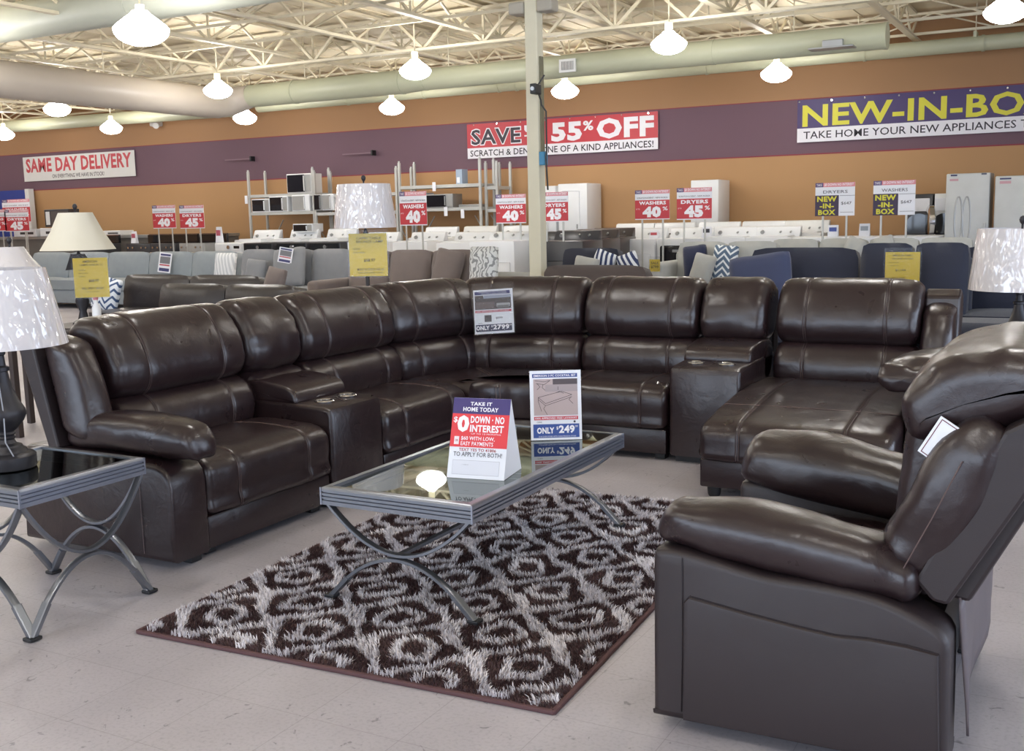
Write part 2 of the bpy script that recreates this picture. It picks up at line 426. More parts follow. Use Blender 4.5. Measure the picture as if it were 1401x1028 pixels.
def truss(n, z0, z1, pitch, wch=.045, wweb=.028):
    mb = MB()
    mb.box(-wch, wch, 0, n, z0, z0+.035); mb.box(-wch, wch, 0, n, z1-.035, z1)
    k = int(n/pitch)
    for i in range(k):
        a = i*pitch; mb.bar((0, a, z1-.02), (0, a+pitch/2, z0+.02), wweb, upv=(1, 0, 0)); mb.bar((0, a+pitch/2, z0+.02), (0, a+pitch, z1-.02), wweb, upv=(1, 0, 0))
        if i % 2 == 0: mb.bar((0, a+pitch/2, z0+.02), (0, a+pitch/2, z1-.02), wweb*.8, upv=(1, 0, 0))
    return mb
j0 = truss(YB-YF-.1, 3.72, 4.09, 1.1).build('roof_joist', STEEL, ceil, loc=(-23.6, YF+.05, 0))
for i in range(1, 17):
    o = j0.copy(); col.objects.link(o); o.parent = ceil; o.location = (-23.6+i*1.62, YF+.05, 0)
g0 = truss(XR-XL-.1, 3.60, 4.08, .95, .06, .036).build('roof_girder', STEEL, ceil, loc=(XL+.05, 9.1, 0), rot=(0, 0, -PI/2))
for y in (12.9, 5.2, 1.2, -3):
    o = g0.copy(); col.objects.link(o); o.parent = ceil; o.location = (XL+.05, y, 0)
b0 = truss(XR-XL-.1, 3.76, 4.07, 1.62, .022, .02).build('bridging_bar', STEEL, ceil, loc=(XL+.05, 10.6, 0), rot=(0, 0, -PI/2))
for y in (7.2, 14.2, 15.6, 16.9, 11.8, 3.4):
    o = b0.copy(); col.objects.link(o); o.parent = ceil; o.location = (XL+.05, y, 0)

# cream column with the camera, conduit and blue box on it
cp = thing('square_column', 'cream square steel column rising from behind the brown sectional to the ceiling', 'column', (-4.62, 9, 0))
MB().rbox(-.062, .062, -.062, .062, 0, 3.7, .008).build('post', OFFW, cp)
for sx in (1, -1): MB().rbox(min(sx*.066, sx*.22), max(sx*.066, sx*.22), -.08, .08, 3.13, 3.24, .02).build('bracket', mat('grey_bracket', '#a9a294', .5), cp)
MB().rbox(-.16, .16, -.16, .16, 3.70, 3.76, .01).build('cap_plate', OFFW, cp)
MB().box(.064, .078, -.03, .03, 1.9, 2.75).build('conduit', mat('olive_conduit', '#77725a', .6), cp)
MB().box(-.076, -.063, -.03, .03, 1.75, 2.45).build('conduit', OFFW, cp)
kz = at(735, 217, 8.93)
MB().rbox(.064, .12, -.07, .0, kz.z-.06, kz.z+.06, .006).build('outlet_box', mat('sky_blue_plastic', '#3f86ad', .5), cp)
sc_ = thing('security_camera', 'small black security camera fixed near the top of the cream column', 'camera', (-4.54, 8.9, at(733, 122, 8.9).z))
MB().rbox(-.03, .03, -.1, .02, -.05, .04, .008).build('housing', BLACK, sc_)
MB().tube([(0, -.1, -.005), (0, -.112, -.005)], .018, 12).build('lens', mat('lens_glass', '#c9d0d8', .1), sc_)
MB().bar((.0, 0, .03), (.06, .02, .12), .012).build('bracket', BLACK, sc_)
MB().tube([(.01, 0, -.05), (.03, 0, -.1), (.035, .0, -.14), (.07, .02, -.2), (.07, .02, -.55), (.06, .02, -.6), (.075, .02, -.9)], .008, 6).build('cable', BLACK, sc_)

# ------------------------------------------------------------------ ducts
def hgrille(parent, x, z, y, w_=.2, h_=.2):
    g = MB().box(x-w_/2, x+w_/2, y-.03, y, z-h_/2, z+h_/2).build('grille_frame', WHITE2, parent)
    s = MB()
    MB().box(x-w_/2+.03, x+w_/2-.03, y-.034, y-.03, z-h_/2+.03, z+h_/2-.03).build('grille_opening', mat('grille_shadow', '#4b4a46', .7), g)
    for i in range(9): s.box(x-w_/2+.035+i*(w_-.075)/8, x-w_/2+.043+i*(w_-.075)/8, y-.045, y-.033, z-h_/2+.03, z+h_/2-.03)
    s.build('louvre', WHITE2, g)
CZ = 3.30
d = thing('supply_duct', 'long pale round air duct running across behind the front row of ceiling lamps', 'duct', (0, 13.5, 0))
MB().tube([(-12.0, 0, CZ), (-9.1, 0, CZ)], .172, 28).build('duct_run', DUCT, d, smooth=True)
MB().tube([(-9.1, 0, CZ), (-8.7, 0, CZ)], [.172, .15], 28).build('reducer', DUCT, d, smooth=True)
MB().tube([(-8.7, 0, CZ), (-2.32, 0, CZ)], .15, 28).build('duct_run', DUCT, d, smooth=True)
for x in (-11.1, -9.1, -8.7, -6.9, -4.4, -2.332): MB().tube([(x-.02, 0, CZ), (x+.02, 0, CZ)], .18 if x < -9 else .156, 28).build('duct_collar', DUCT, d, smooth=.5)
for x in (-10.9, -8.3, -5.2, -3.4): MB().tube([(x, 0, CZ+.12), (x, 0, 4.12)], .008, 6).build('hanger_rod', STEEL, d)
gx = at(777, 90, 13.34); hgrille(d, gx.x, gx.z, 13.345-13.5, .24, .17)
d2 = thing('trunk_duct', 'wide pale round duct running away on the left and turning into the cross duct', 'duct', (-12.45, 0, 0))
MB().tube([(0, 2, 3.2), (0, 12.9, 3.2)], .238, 32).build('duct_run', mat('duct_paint_grey', '#bdb3a6', .45, var=.05, scale=2), d2, smooth=True)
MB().tube([(0, 12.9, 3.2), (.0, 13.2, 3.2), (.12, 13.42, 3.24), (.3, 13.5, 3.28), (.45, 13.5, 3.3)], [.238, .235, .22, .19, .174], 32).build('elbow', mat('duct_paint_grey', '#bdb3a6'), d2, smooth=True)
gq = at(266, 137, 13.1)
hgrille(d2, gq.x+12.45, gq.z, 13.08, .22, .2)
for y in (5, 8, 11): MB().tube([(0, y, 3.4), (0, y, 4.12)], .008, 6).build('hanger_rod', STEEL, d2)
d3 = thing('return_duct', 'broad greenish-grey duct crossing the top left corner of the ceiling', 'duct', (0, 9.0, 0))
GD = mat('duct_paint_green', '#a9ac9f', .5, var=.04)
MB().tube([(-12.1, 0, 3.775), (-2.2, 0, 3.775)], .215, 32).build('duct_run', GD, d3, smooth=True)
for x in (-9.6, -7.2, -5): MB().tube([(x-.02, 0, 3.775), (x+.02, 0, 3.775)], .22, 32).build('duct_collar', GD, d3, smooth=.5)
for x in (-8.4, -6.1): MB().tube([(x, 0, 3.95), (x, 0, 4.12)], .008, 6).build('hanger_rod', STEEL, d3)
d4 = thing('wall_duct', 'slim white round duct close to the back wall above the purple band', 'duct', (0, 16.85, 0))
za = (at(700, 124, 16.85).z+at(700, 108, 16.85).z)/2
MB().tube([(-14.8, 0, za), (-.1, 0, za)], .105, 24).build('duct_run', DUCT, d4, smooth=True)
for x in (-12.6, -10.9, -9.35, -9.0, -8.0, -5.6, -4.6, -3.2, -1.6): MB().tube([(x-.02, 0, za), (x+.02, 0, za)], .115, 24).build('duct_collar', DUCT, d4, smooth=.5)
for x in (-10.2, -7.3, -5.2, -3.3, -1.7): MB().box(x-.02, x+.02, -.12, .12, za+.08, za+.16).build('pipe_strap', DUCT, d4)
for x in (-10.2, -7.3, -5.2, -3.3, -1.7): MB().tube([(x, 0, za+.1), (x, 0, 4.12)], .008, 6).build('hanger_rod', STEEL, d4)
d5 = thing('far_left_duct', 'pale duct on the far left low under the ceiling near the back wall', 'duct', (0, 16.6, 0))
MB().tube([(-26+1.1, 0, 3.62), (-15.2, 0, 3.52)], .13, 24).build('duct_run', DUCT, d5, smooth=True)
MB().tube([(-15.3, 0, 3.52), (-15.2, 0, 3.52)], .14, 24).build('duct_collar', DUCT, d5, smooth=.5)
p = at(1141, 66, 13.4)
dd = thing('diffuser_plate', 'flat grey sheet metal diffuser hanging under the right end of the cross duct', 'air diffuser', (p.x, 13.4, p.z))
MB().rbox(-.26, .26, -.2, .2, -.02, .0, .005).build('plate', GREYMET, dd)
MB().rbox(-.12, .12, -.1, .1, 0, .09, .01).build('neck', GREYMET, dd)

# ------------------------------------------------------------------ pendant lamps
GLOW = mat('lamp_glow', '#fffaf2', .3, emit=1, var=0)
_nt = GLOW.node_tree; _b = _nt.nodes['Principled BSDF']
for l in list(_b.inputs['Emission Color'].links): _nt.links.remove(l)
_b.inputs['Emission Color'].default_value = (1, .97, .94, 1); _b.inputs['Emission Strength'].default_value = LAMP_W
def pendant(label, x, y, z, s=1.0, rodtop=3.95):
    t = thing('pendant_lamp', label, 'ceiling lamp', (x, y, z), 0, 'high bay lamps hanging from the roof')
    MB().lathe([(.06, .12), (.075, .10), (.13, .06), (.185, .015), (.205, -.01), (.200, -.04), (.175, -.075), (.13, -.105), (.07, -.125), (.02, -.13)], 20).build('shade', GLOW, t, smooth=True).scale = (s, s, s)
    MB().lathe([(.035, .22), (.045, .22), (.045, .125), (.06, .118)], 16).build('socket_housing', mat('ivory_housing', '#d9cfae', .5), t, smooth=True)
    MB().tube([(0, 0, .22), (0, 0, 4.12-z)], .009, 6).build('rod', STEEL, t)
    return t
LP = [((78, 148), 12, 'white lamp tucked just below the trunk duct at the far left'), ((298, 122), 12, 'white bell lamp hanging beside the grille of the duct elbow'),
      ((568, 95), 12, 'white bell lamp before the cross duct, left of the column'), ((915, 58), 12, 'white bell lamp before the cross duct, right of the column'),
      ((1376, 13), 12, 'white bell lamp cut by the top right corner of the picture'), ((193, 38), 8, 'largest white bell lamp, under the greenish duct at top left'),
      ((5, 183), 15.7, 'small white lamp at the left edge above the same day delivery banner'), ((152, 174), 15.7, 'small white lamp above the right end of the same day delivery banner'),
      ((335, 160), 15.7, 'small white lamp below the elbow, third of the rear row from the left'), ((536, 146), 15.7, 'small white lamp of the rear row left of the red save banner'),
      ((773, 123), 15.7, 'small white lamp of the rear row right above the red save banner'), ((1062, 99), 15.7, 'small white lamp of the rear row left above the new-in-box banner')]
for px, Y, lb in LP:
    q = at(*px, Y); pendant(lb, q.x, Y, q.z, 1.32 if Y == 8 else (1.06 if Y > 15 else 1.0), 3.72 if Y > 15 else 3.95)
LPX = [(-5.0, 8), (-1.6, 8), (-7.0, 4.2), (-3.6, 4.2), (.0, 4.2), (-7.0, .2), (-3.6, .2), (.0, .2), (-11.9, 8.2), (-10.5, 4.2), (-6, -3.6), (-1, -3.6), (-18.1, 12), (-21.5, 12), (-15.6, 8.2), (-19.4, 8.2), (-14.4, 4.2), (-24, 15.7), (-11.2, .2), (-22.8, 8.2), (-18, 4.2)]  # unseen extra lamps, added to light the sales floor and brighten the left wall
for x, Y in LPX:
    if (x, Y) == (-5.0, 8): continue
    pendant('white bell lamp added out of view to light the sales floor', x, Y, 3.27)

# ------------------------------------------------------------------ banners
def banner(name, label, xa, xb, z0, z1, y=17.56, sag=0.0):
    t = thing(name, label, 'banner', (xa, y, z0)); W, H = xb-xa, z1-z0
    bm = MB().box(0, W, -.004, .004, 0, H); return t, W, H, bm
t, W, H, bm = banner('wall_banner', 'white banner reading SAME DAY DELIVERY on the purple band at left', -22.85, -19.1, 2.40, 2.97)
bm.build('vinyl_sheet', WHITE2, t)
RED = ink('#c4474f'); NAVY = ink('#2d2a4a'); WH = ink('#e8e6ec'); BLK = ink('#2a2230'); YEL = ink('#d5cf36'); RED2 = ink('#c8404a')
text('SAME DAY DELIVERY', .1, .20, W-.1, .53, RED, t, -.006, .035)
text('ON EVERYTHING WE HAVE IN STOCK!', 1.0, .05, W-1.0, .14, BLK, t, -.006, .012)
t, W, H, bm = banner('wall_banner', 'red banner reading SAVE UP TO 55% OFF on the purple band behind the column', -10.44, -6.69, 2.39, 3.015)
bm.build('vinyl_sheet', WH, t)
panel(t, .0, .19, W, H, '#bf3a44', -.005)
text('SAVE', .07, .225, 1.14, .54, WH, t, -.0065, .055); text('SAVE', .09, .245, 1.12, .52, BLK, t, -.008, .02)
text('UP', 1.2, .41, 1.6, .54, WH, t, -.0065, .03); text('TO', 1.2, .24, 1.6, .37, WH, t, -.0065, .03)
text('55', 1.74, .22, 2.34, .55, WH, t, -.0065, .05); text('%', 2.36, .38, 2.56, .55, WH, t, -.0065, .03); text('OFF', 2.62, .22, 3.68, .57, WH, t, -.0065, .045)
text('SCRATCH & DENT - ONE OF A KIND APPLIANCES!', .06, .035, W-.08, .15, BLK, t, -.006, .012)
for i in range(8): MB().tube([(.15+i*.49, -.005, H-.02), (.15+i*.49, -.014, H-.02)], .012, 8).build('grommet', CHROME, t)
t, W, H, bm = banner('wall_banner', 'navy banner with yellow NEW-IN-BOX lettering on the purple band at right', -4.345, 1.0, 2.375, 3.03)
bm.build('vinyl_sheet', WH, t)
panel(t, .0, .215, W, H, '#403064', -.005)
text('NEW-IN-BOX', .08, .235, 3.72, .575, YEL, t, -.0065, .026)
text('TAKE HOME YOUR NEW APPLIANCES TODAY!', .1, .05, 3.88, .165, BLK, t, -.006, .008)
for i in range(11): MB().tube([(.03+i*.5, -.005, H-.03), (.03+i*.5, -.014, H-.03)], .014, 8).build('grommet', CHROME, t)
pb = at(35, 262, 17.4)
t = thing('blue_partition', 'royal blue partition panel against the back wall at the left edge', 'partition', (pb.x-2.0, 17.45, 0))
MB().box(0, 1.98, -.05, .05, 0, 2.2).build('panel_board', mat('royal_blue_paint', '#2c3f8c', .6), t)
MB().box(1.98, 2.12, -.06, .08, 0, 2.22).build('edge_trim', WHITE2, t)
pq = at(213, 168, 17.5)
t = thing('emergency_light', 'small white twin emergency light high on the wall left of the elbow lamp', 'light', (pq.x, 17.5, pq.z))
MB().rbox(-.12, .12, -.08, .1, -.08, .08, .03).build('housing', WHITE2, t); MB().tube([(.1, -.06, -.04), (.14, -.14, -.08)], .07, 14).build('lamp_head', WHITE2, t, smooth=.6)
for px, a in [((494, 210), 1), ((330, 218), 1)]:
    q = at(*px, 17.5); t = thing('wall_bracket', 'thin purple bar fixed on the band ' + ('left of the red banner' if px[0] > 400 else 'right of the white banner'), 'bracket', (q.x, 17.5, q.z))
    MB().bar((-.45, 0, 0), (.25, 0, 0), .02).build('bar', mat('purple_bar', '#846a76', .6), t); MB().rbox(.25, .29, -.03, .1, -.05, .05, .005).build('end_clip', BLACK, t)

# ------------------------------------------------------------------ sectional sofa
SEAT = [(.012, .178), (.0, .24), (-.004, .31), (.006, .365), (.05, .398), (.14, .412), (.33, .415), (.55, .392), (.60, .33), (.56, .22), (.3, .178)]
LUMB = [(.49, .36), (.435, .41), (.422, .49), (.45, .565), (.51, .605), (.60, .605), (.67, .55), (.64, .42), (.56, .36)]
HEAD = [(.52, .615), (.475, .655), (.462, .72), (.485, .81), (.53, .885), (.585, .93), (.65, .945), (.72, .93), (.765, .87), (.76, .74), (.70, .63), (.6, .6)]
SHELL = [(.70, .20), (.66, .45), (.70, .80), (.745, .89), (.79, .87), (.79, .6), (.84, .15), (.80, .1)]
def back(parent, W, seed, seams=(.22, .78), x0=0, wr=.005, er=.045):
    sm = [a*W for a in seams]
    mb, pr, N = pad(LUMB, x0, x0+W, er, .008, sm, 56, wr, seed+.5); o = mb.build('lumbar_cushion', LEA, parent, smooth=1.2); add_seams(o, pr, N, x0, sm, .008)
    mb, pr, N = pad(HEAD, x0, x0+W, er+.01, .010, sm, 64, wr, seed); o = mb.build('head_cushion', LEA, parent, smooth=1.2); add_seams(o, pr, N, x0, sm, .010)
    mb, pr, N = pad(SHELL, x0+.01, x0+W-.01, .02, .0, (), 40, .001, seed+2); mb.build('back_shell', VINYL, parent, smooth=1.2)
def seatbase(parent, W, seed, x0=0, seams=(.22, .78), feet=True):
    sm = [a*W for a in seams]
    mb, pr, N = pad(SEAT, x0+.002, x0+W-.002, .035, .007, sm, 72, .003, seed); o = mb.build('seat', LEA, parent, smooth=1.2); add_seams(o, pr, N, x0+.002, sm, .007)
    MB().rbox(x0+.006, x0+W-.006, .012, .10, .035, .172, .012).build('front_rail', LEA, parent, smooth=.6)
    MB().box(x0+.015, x0+W-.015, .09, .80, .05, .30).build('base', VINYL, parent)
    if feet:
        for fx in (.06, W-.06):
            MB().rbox(x0+fx-.03, x0+fx+.03, .06, .12, 0, .05, .005).build('foot', BLACK, parent); MB().rbox(x0+fx-.03, x0+fx+.03, .7, .76, 0, .05, .005).build('foot', BLACK, parent)
GRP = None
def wing(parent, xc, side, seed, z0=.42, z1=.86):
    # padded side wing of the backrest
    loft([((xc, .51, z0+.05), (.088, 0, 0), (0, .10, .02)), ((xc, .565, z0+.26), (.08, 0, 0), (0, .105, .02)), ((xc+side*-.005, .60, z1-.04), (.078, 0, 0), (0, .09, .02))],
         'wing', LEA, parent, exp=2.8, wr=.010, seed=seed, cr=.05)
def console(name, label, loc, rz, W, top, rise=.1):
    t = thing(name, label, 'sofa console', loc, rz)
    pr = [(.0, .04), (.0, .2), (.0, top-.045), (.012, top-.012), (.05, top), (.3, top+.012), (.66, top+.02), (.66, .3), (.66, .04), (.3, .04)]
    mb = MB(); P = orient(np.array(pr)); Nn = normals2(P); rings = []
    for x, i in [(0, .022), (.002, .012), (.008, .005), (.02, 0), (W-.02, 0), (W-.008, .005), (W-.002, .012), (W, .022)]:
        rings.append([(x, *(P[k]-Nn[k]*i)) for k in range(len(P))])
    mb.rings(rings).build('body', LEA, t, smooth=.6)
    L = [(.235, top-.002), (.215, top+.03), (.235, top+.064), (.30, top+.086), (.45, top+.10), (.60, top+.092), (.66, top+.05), (.64, top+.004)]
    mb, p_, N_ = pad(L, .006, W-.006, .016, .003, (), 48, .0015, 5); mb.build('lid', LEA, t, smooth=1.2)
    for x in (W*.28, W*.72):
        zc = top+.0035
        c = MB().lathe([(.036, zc+.001), (.046, zc+.001), (.047, zc+.005), (.043, zc+.009), (.036, zc+.006)], 24, (x, .125), cap=False).build('cup_holder', CHROME, t, smooth=True)
        MB().lathe([(.0365, zc+.005), (.034, zc-.0), (.0, zc+.001)], 24, (x, .125), cap=False).build('cup_well', mat('cup_well_steel', '#8b8c90', .25, .9), c, smooth=True)
    MB().box(.02, W-.02, .05, .7, .0, .06).build('plinth', BLACK, t)
    back(t, W-.0, 21+loc[0], (), 0, .009, .05); return t

RL = PI/2   # left run: local x -> +Y, local y (depth) -> -X
XF, YR = -3.06, 5.36
Lrot = lambda y: ((XF, y, 0), RL)
def armbase(parent, x0, x1, seed):
    A = [(.0, .035), (-.004, .2), (-.002, .36), (.02, .405), (.07, .425), (.3, .44), (.6, .45), (.83, .44), (.855, .3), (.85, .035), (.4, .03)]
    P = orient(spline([(a, b) for a, b in A], 60)); 
    P = orient(np.array([(0, .035), (-.004, .2), (-.003, .33), (.008, .375), (.03, .402), (.07, .42), (.3, .435), (.6, .44), (.8, .44), (.84, .42), (.85, .38), (.855, .2), (.855, .035), (.4, .035)])); Nn = normals2(P)
    rings = [[(x, *(P[k]-Nn[k]*i)) for k in range(len(P))] for x, i in [(x0, .024), (x0+.003, .012), (x0+.009, .004), (x0+.02, 0), (x1-.02, 0), (x1-.006, .006), (x1, .02)]]
    return MB().rings(rings).build('arm_base', LEA, parent, smooth=.7)
# 1 left end recliner
t = thing('sectional_recliner', 'brown leather sectional end seat with left arm, beside the pewter end table', 'sofa section', *Lrot(3.06), group=None)
seatbase(t, .79, 1); back(t, .79, 1); armbase(t, -.195, .0, 3)
MB().tube([(-.199, .155, .06), (-.2, .155, .2), (-.199, .155, .38)], .0015, 4).build('seam', STITCH, t)
loft([((-.088, -.05, .505), (.085, 0, 0), (0, .02, .072)), ((-.09, .15, .515), (.095, 0, 0), (0, .01, .083)), ((-.09, .38, .515), (.095, 0, 0), (0, 0, .078)), ((-.09, .55, .50), (.085, 0, 0), (0, 0, .065))], 'arm_pad', LEA, t, n=40, exp=2.5, wr=.010, wscale=(14, 9, 14), seed=4, cr=.06)
wing(t, -.11, -1, 3, .47, .88)
MB().rings([[(x, a, b) for a, b in [(.60, .44), (.66, .44), (.80, .86), (.77, .90), (.71, .88)]] for x in (-.20, -.185, -.02)]).build('wing_shell', VINYL, t, bevel=.008)
for fx in (-.05,): MB().rbox(fx-.03, fx+.03, .03, .09, 0, .05, .005).build('foot', BLACK, t)
# 2 left console
console('sectional_console', 'brown leather console with two cup holders between the left seats', (XF, 3.86, 0), RL, .40, .478)
# 3 armless recliner
t = thing('armless_sofa_section', 'armless brown leather seat between the left console and the corner', 'sofa section', *Lrot(4.27))
seatbase(t, .80, 5); back(t, .82, 5)
# 4 wedge corner
t = thing('sectional_corner', 'curved brown leather corner seat with two angled backs and a price sheet', 'sofa section', (0, 0, 0))
def planpad(poly, zs, name, m, parent, tri=False):
    P = orient(np.array(poly)); N = normals2(P); c = P.mean(0)
    rings = [[(*(P[k]-N[k]*i), z) for k in range(len(P))] for i, z in zs]
    o = MB().rings(rings).build(name, m, parent, smooth=1.0)
    if tri:
        bm = bmesh.new(); bm.from_mesh(o.data); bmesh.ops.triangulate(bm, faces=[f for f in bm.faces if len(f.verts) > 4]); bm.to_mesh(o.data); bm.free()
    return o
front = [(-3.06, 5.085), (-3.045, 5.19), (-3.0, 5.28), (-2.91, 5.345), (-2.80, 5.365), (-2.70, 5.362)]
fr = spline(front, 16, closed=False)
poly = [tuple(a) for a in fr]+[(-2.70, 5.7), (-2.70, 6.05), (-3.1, 6.1), (-3.6, 6.0), (-3.8, 5.6), (-3.82, 5.085), (-3.4, 5.085)]
planpad(poly, [(.03, .175), (.012, .178), (.003, .20), (.0, .26), (-.004, .31), (.0, .355), (.012, .385), (.035, .402), (.07, .41), (.10, .413)], 'seat', LEA, t, tri=True)
planpad([(a, b) for a, b in poly], [(.02, .04), (.015, .05), (.012, .16), (.025, .172)], 'front_rail', LEA, t)
MB().tube([(-3.01+.02, 5.30-.03, z) for z in (.19, .3, .36)]+[(-3.03, 5.33, .398), (-3.09, 5.38, .412), (-3.3, 5.58, .42)], .002, 5).build('seam', STITCH, t)
MB().tube([(-2.99+.02, 5.31-.03, z) for z in (.19, .3, .36)]+[(-3.01, 5.34, .398), (-3.07, 5.39, .412), (-3.28, 5.59, .42)], .002, 5).build('seam', STITCH, t)
def wedgeback(p0, p1, seed):
    d = Vector((p1[0]-p0[0], p1[1]-p0[1], 0)); W = d.length; a = math.atan2(d.y, d.x); yh = Vector((-math.sin(a), math.cos(a), 0))
    o = Vector((p0[0], p0[1], 0)) - yh*.64
    for prof, nm, cr_, er in ((LUMB, 'lumbar_cushion', .008, .045), (HEAD, 'head_cushion', .01, .055), (SHELL, 'back_shell', 0, .02)):
        def tp(x, y, z, W=W):       # the corner backs narrow towards the front
            k = 1-max(0, (.68-y))*1.15*0; f = max(0, .66-y)*.33; return W/2+(x-W/2)*(1-f)
        sm = [.24*W, .76*W] if nm != 'back_shell' else []
        mb, pr, N = pad(prof, 0, W, er, cr_, sm, 60, .004 if sm else .001, seed, taper=tp)
        ob = mb.build(nm, LEA if sm else VINYL, t, smooth=1.2, loc=o, rot=(0, 0, a))
        if sm:
            sms = [tp(s_, .5, 0) for s_ in sm]; add_seams(ob, pr, N, 0, sms, cr_)
P0, P1, P2 = (-3.715, 5.10), (-3.52, 5.83), (-2.72, 6.01)
wedgeback(P0, P1, 8); wedgeback(P1, P2, 9)
# 5 right armless seat
t = thing('armless_sofa_section', 'armless brown leather seat between the corner and the right console', 'sofa section', (-2.695, YR, 0))
seatbase(t, .695, 11); back(t, .71, 11, x0=-.01)
MB().tube([(.64, .015, .42), (.648, .018, .43)], .006, 8).build('release_button', CHROME, t)
# 6 right console
console('sectional_console', 'brown leather console with two cup holders beside the chaise', (-1.985, YR, 0), 0, .385, .522)
# 7 chaise end
t = thing('sectional_chaise', 'brown leather chaise end seat extending forward with right arm', 'sofa section', (-1.605, YR, 0))
CH = [(-.64, .19), (-.645, .25), (-.64, .315), (-.60, .352), (-.50, .375), (-.25, .405), (0, .425), (.3, .425), (.55, .40), (.58, .3), (.3, .19), (-.2, .188)]
mb, pr, N = pad(CH, .0, .87, .04, .006, (.19, .66), 90, .003, 30, nmid=18); o = mb.build('seat', LEA, t, smooth=1.2); add_seams(o, pr, N, 0, (.19, .66), .006)
MB().tube([(.03+.81*i/12, -.33+.0*i, .4005+.004*math.sin(i/12*PI)) for i in range(13)], .0022, 5).build('seam', STITCH, t)
MB().rbox(.005, .865, -.635, .80, .055, .19, .012).build('front_rail', LEA, t, smooth=.6)
for fx, fy in ((.06, -.58), (.81, -.58), (.06, .7), (.81, .7)):
    MB().lathe([(.022, 0), (.03, .015), (.034, .055), (.034, .07)], 16, (fx, fy)).build('foot', BLACK, t, smooth=True)
back(t, .745, 31, x0=.055); wing(t, .885, 1, 33, .44, .82)
MB().rings([[(x, a, b) for a, b in [(.58, .30), (.66, .30), (.80, .78), (.79, .86), (.72, .90), (.66, .86)]] for x in (.80, .955, .975)]).build('wing_shell', LEA, t, bevel=.012)
P = orient(np.array([(-.42, .06), (-.424, .2), (-.42, .36), (-.40, .42), (-.34, .45), (-.1, .455), (.4, .45), (.75, .44), (.8, .4), (.82, .2), (.82, .06), (.2, .06)])); Nn = normals2(P)
MB().rings([[(x, *(P[k]-Nn[k]*i)) for k in range(len(P))] for x, i in [(.877, .02), (.88, .01), (.895, 0), (1.04, 0), (1.055, .006), (1.06, .02)]]).build('arm_base', LEA, t, smooth=.7)
loft([((.875, -.34, .58), (.125, .02, 0), (0, .02, .062)), ((.90, -.20, .59), (.14, .02, 0), (0, .01, .076)), ((.95, .0, .59), (.125, 0, 0), (0, 0, .074)), ((.97, .20, .58), (.11, 0, 0), (0, 0, .07)), ((.97, .42, .56), (.085, 0, 0), (0, 0, .055))], 'arm_pad', LEA, t, n=40, exp=2.4, wr=.018, wscale=(16, 14, 16), seed=14, cr=.06)

# ------------------------------------------------------------------ single recliner, right foreground (faces -X)
t = thing('recliner', 'brown leather recliner seen from its side in the right foreground', 'recliner', (-.967, 2.49, 0))
# local: x rearward from the front, y away from the camera
W_ = .90
side = [(.0, .032), (.0, .44), (.012, .478), (.05, .487), (.14, .476), (.28, .452), (.42, .448), (.55, .435), (.66, .395), (.705, .36), (.712, .30), (.715, .045)]
def sidepanel(y0, y1, nm):
    P = spline(side, 70, closed=False); P[:, 0] = np.clip(P[:, 0], 0, .715); P[:, 1] = np.maximum(P[:, 1], .032); P = orient(P); Nn = normals2(P); rings = []
    for y, i in [(y0, .02), (y0+.003, .009), (y0+.01, .002), (y0+.02, 0), (y1-.02, 0), (y1-.006, .006), (y1, .02)]:
        rings.append([(P[k, 0]-Nn[k, 0]*i, y, P[k, 1]-Nn[k, 1]*i) for k in range(len(P))])
    return MB().rings(rings).build(nm, VINYL, t, smooth=.6)
sp_ = sidepanel(0, .15, 'side_panel')
ins = [(.085, .04), (.085, .355), (.10, .372), (.25, .352), (.38, .338), (.46, .332), (.54, .337), (.62, .335), (.69, .325), (.70, .05)]
mb = MB(); Pi = orient(np.array(ins)); Ni = normals2(Pi)
mb.rings([[(Pi[k, 0]-Ni[k, 0]*i, y, Pi[k, 1]-Ni[k, 1]*i) for k in range(len(Pi))] for y, i in [(.002, -.001), (-.006, .0005), (-.0095, .004), (-.011, .012)]]).build('inset_panel', VINYL, sp_, smooth=.5)
MB().tube([(a, -.001, b) for a, b in ins[0:9]], .0022, 5).build('piping', mat('dark_piping', '#241d20', .5), sp_)
sidepanel(W_-.15, W_, 'side_panel')
MB().tube([(.078, -.002, .06), (.082, -.0035, .25), (.08, -.002, .47)], .0014, 4).build('seam', mat('dark_piping', '#241d20'), t)
def armp(y, s, sgn):
    return loft([((.055, y, .54), (0, .085, 0), (.02, 0, .06)), ((.22, y, .532), (0, .10, 0), (.01, 0, .078)), ((.38, y, .512), (0, .10, 0), (.008, 0, .077)), ((.53, y, .49), (0, .092, 0), (.008, 0, .068)), ((.585, y, .478), (0, .08, 0), (0, 0, .058))], 'arm_pad', LEA, t, n=44, exp=2.4, wr=.011, wscale=(10, 12, 14), seed=s, cr=.06)
armp(.095, 40, 1)
fa = loft([((.065, .80, .558), (0, .105, .01), (.02, 0, .08)), ((.24, .79, .55), (0, .12, .01), (.01, 0, .10)), ((.40, .79, .52), (0, .12, 0), (.008, 0, .098)), ((.55, .79, .49), (0, .11, 0), (.008, 0, .09)), ((.62, .79, .475), (0, .08, 0), (0, 0, .06))], 'arm_pad', LEA, t, n=44, exp=2.5, wr=.008, wscale=(10, 12, 14), seed=43, cr=.06)
mb, pr, N = pad([(.02, .19), (.0, .26), (.0, .34), (.02, .385), (.08, .41), (.25, .42), (.5, .40), (.56, .3), (.4, .2)], .15, .75, .04, .008, (.14, .46), 70, .003, 44)
so = mb.build('seat', LEA, t, smooth=1.2); so.rotation_euler = (0, 0, PI/2); so.scale = (1, -1, 1)
MB().rbox(.005, .06, .15, .75, .05, .19, .012).build('front_rail', VINYL, t, smooth=.6)
MB().box(.05, .66, .14, .76, .06, .3).build('base', BLACK, t)
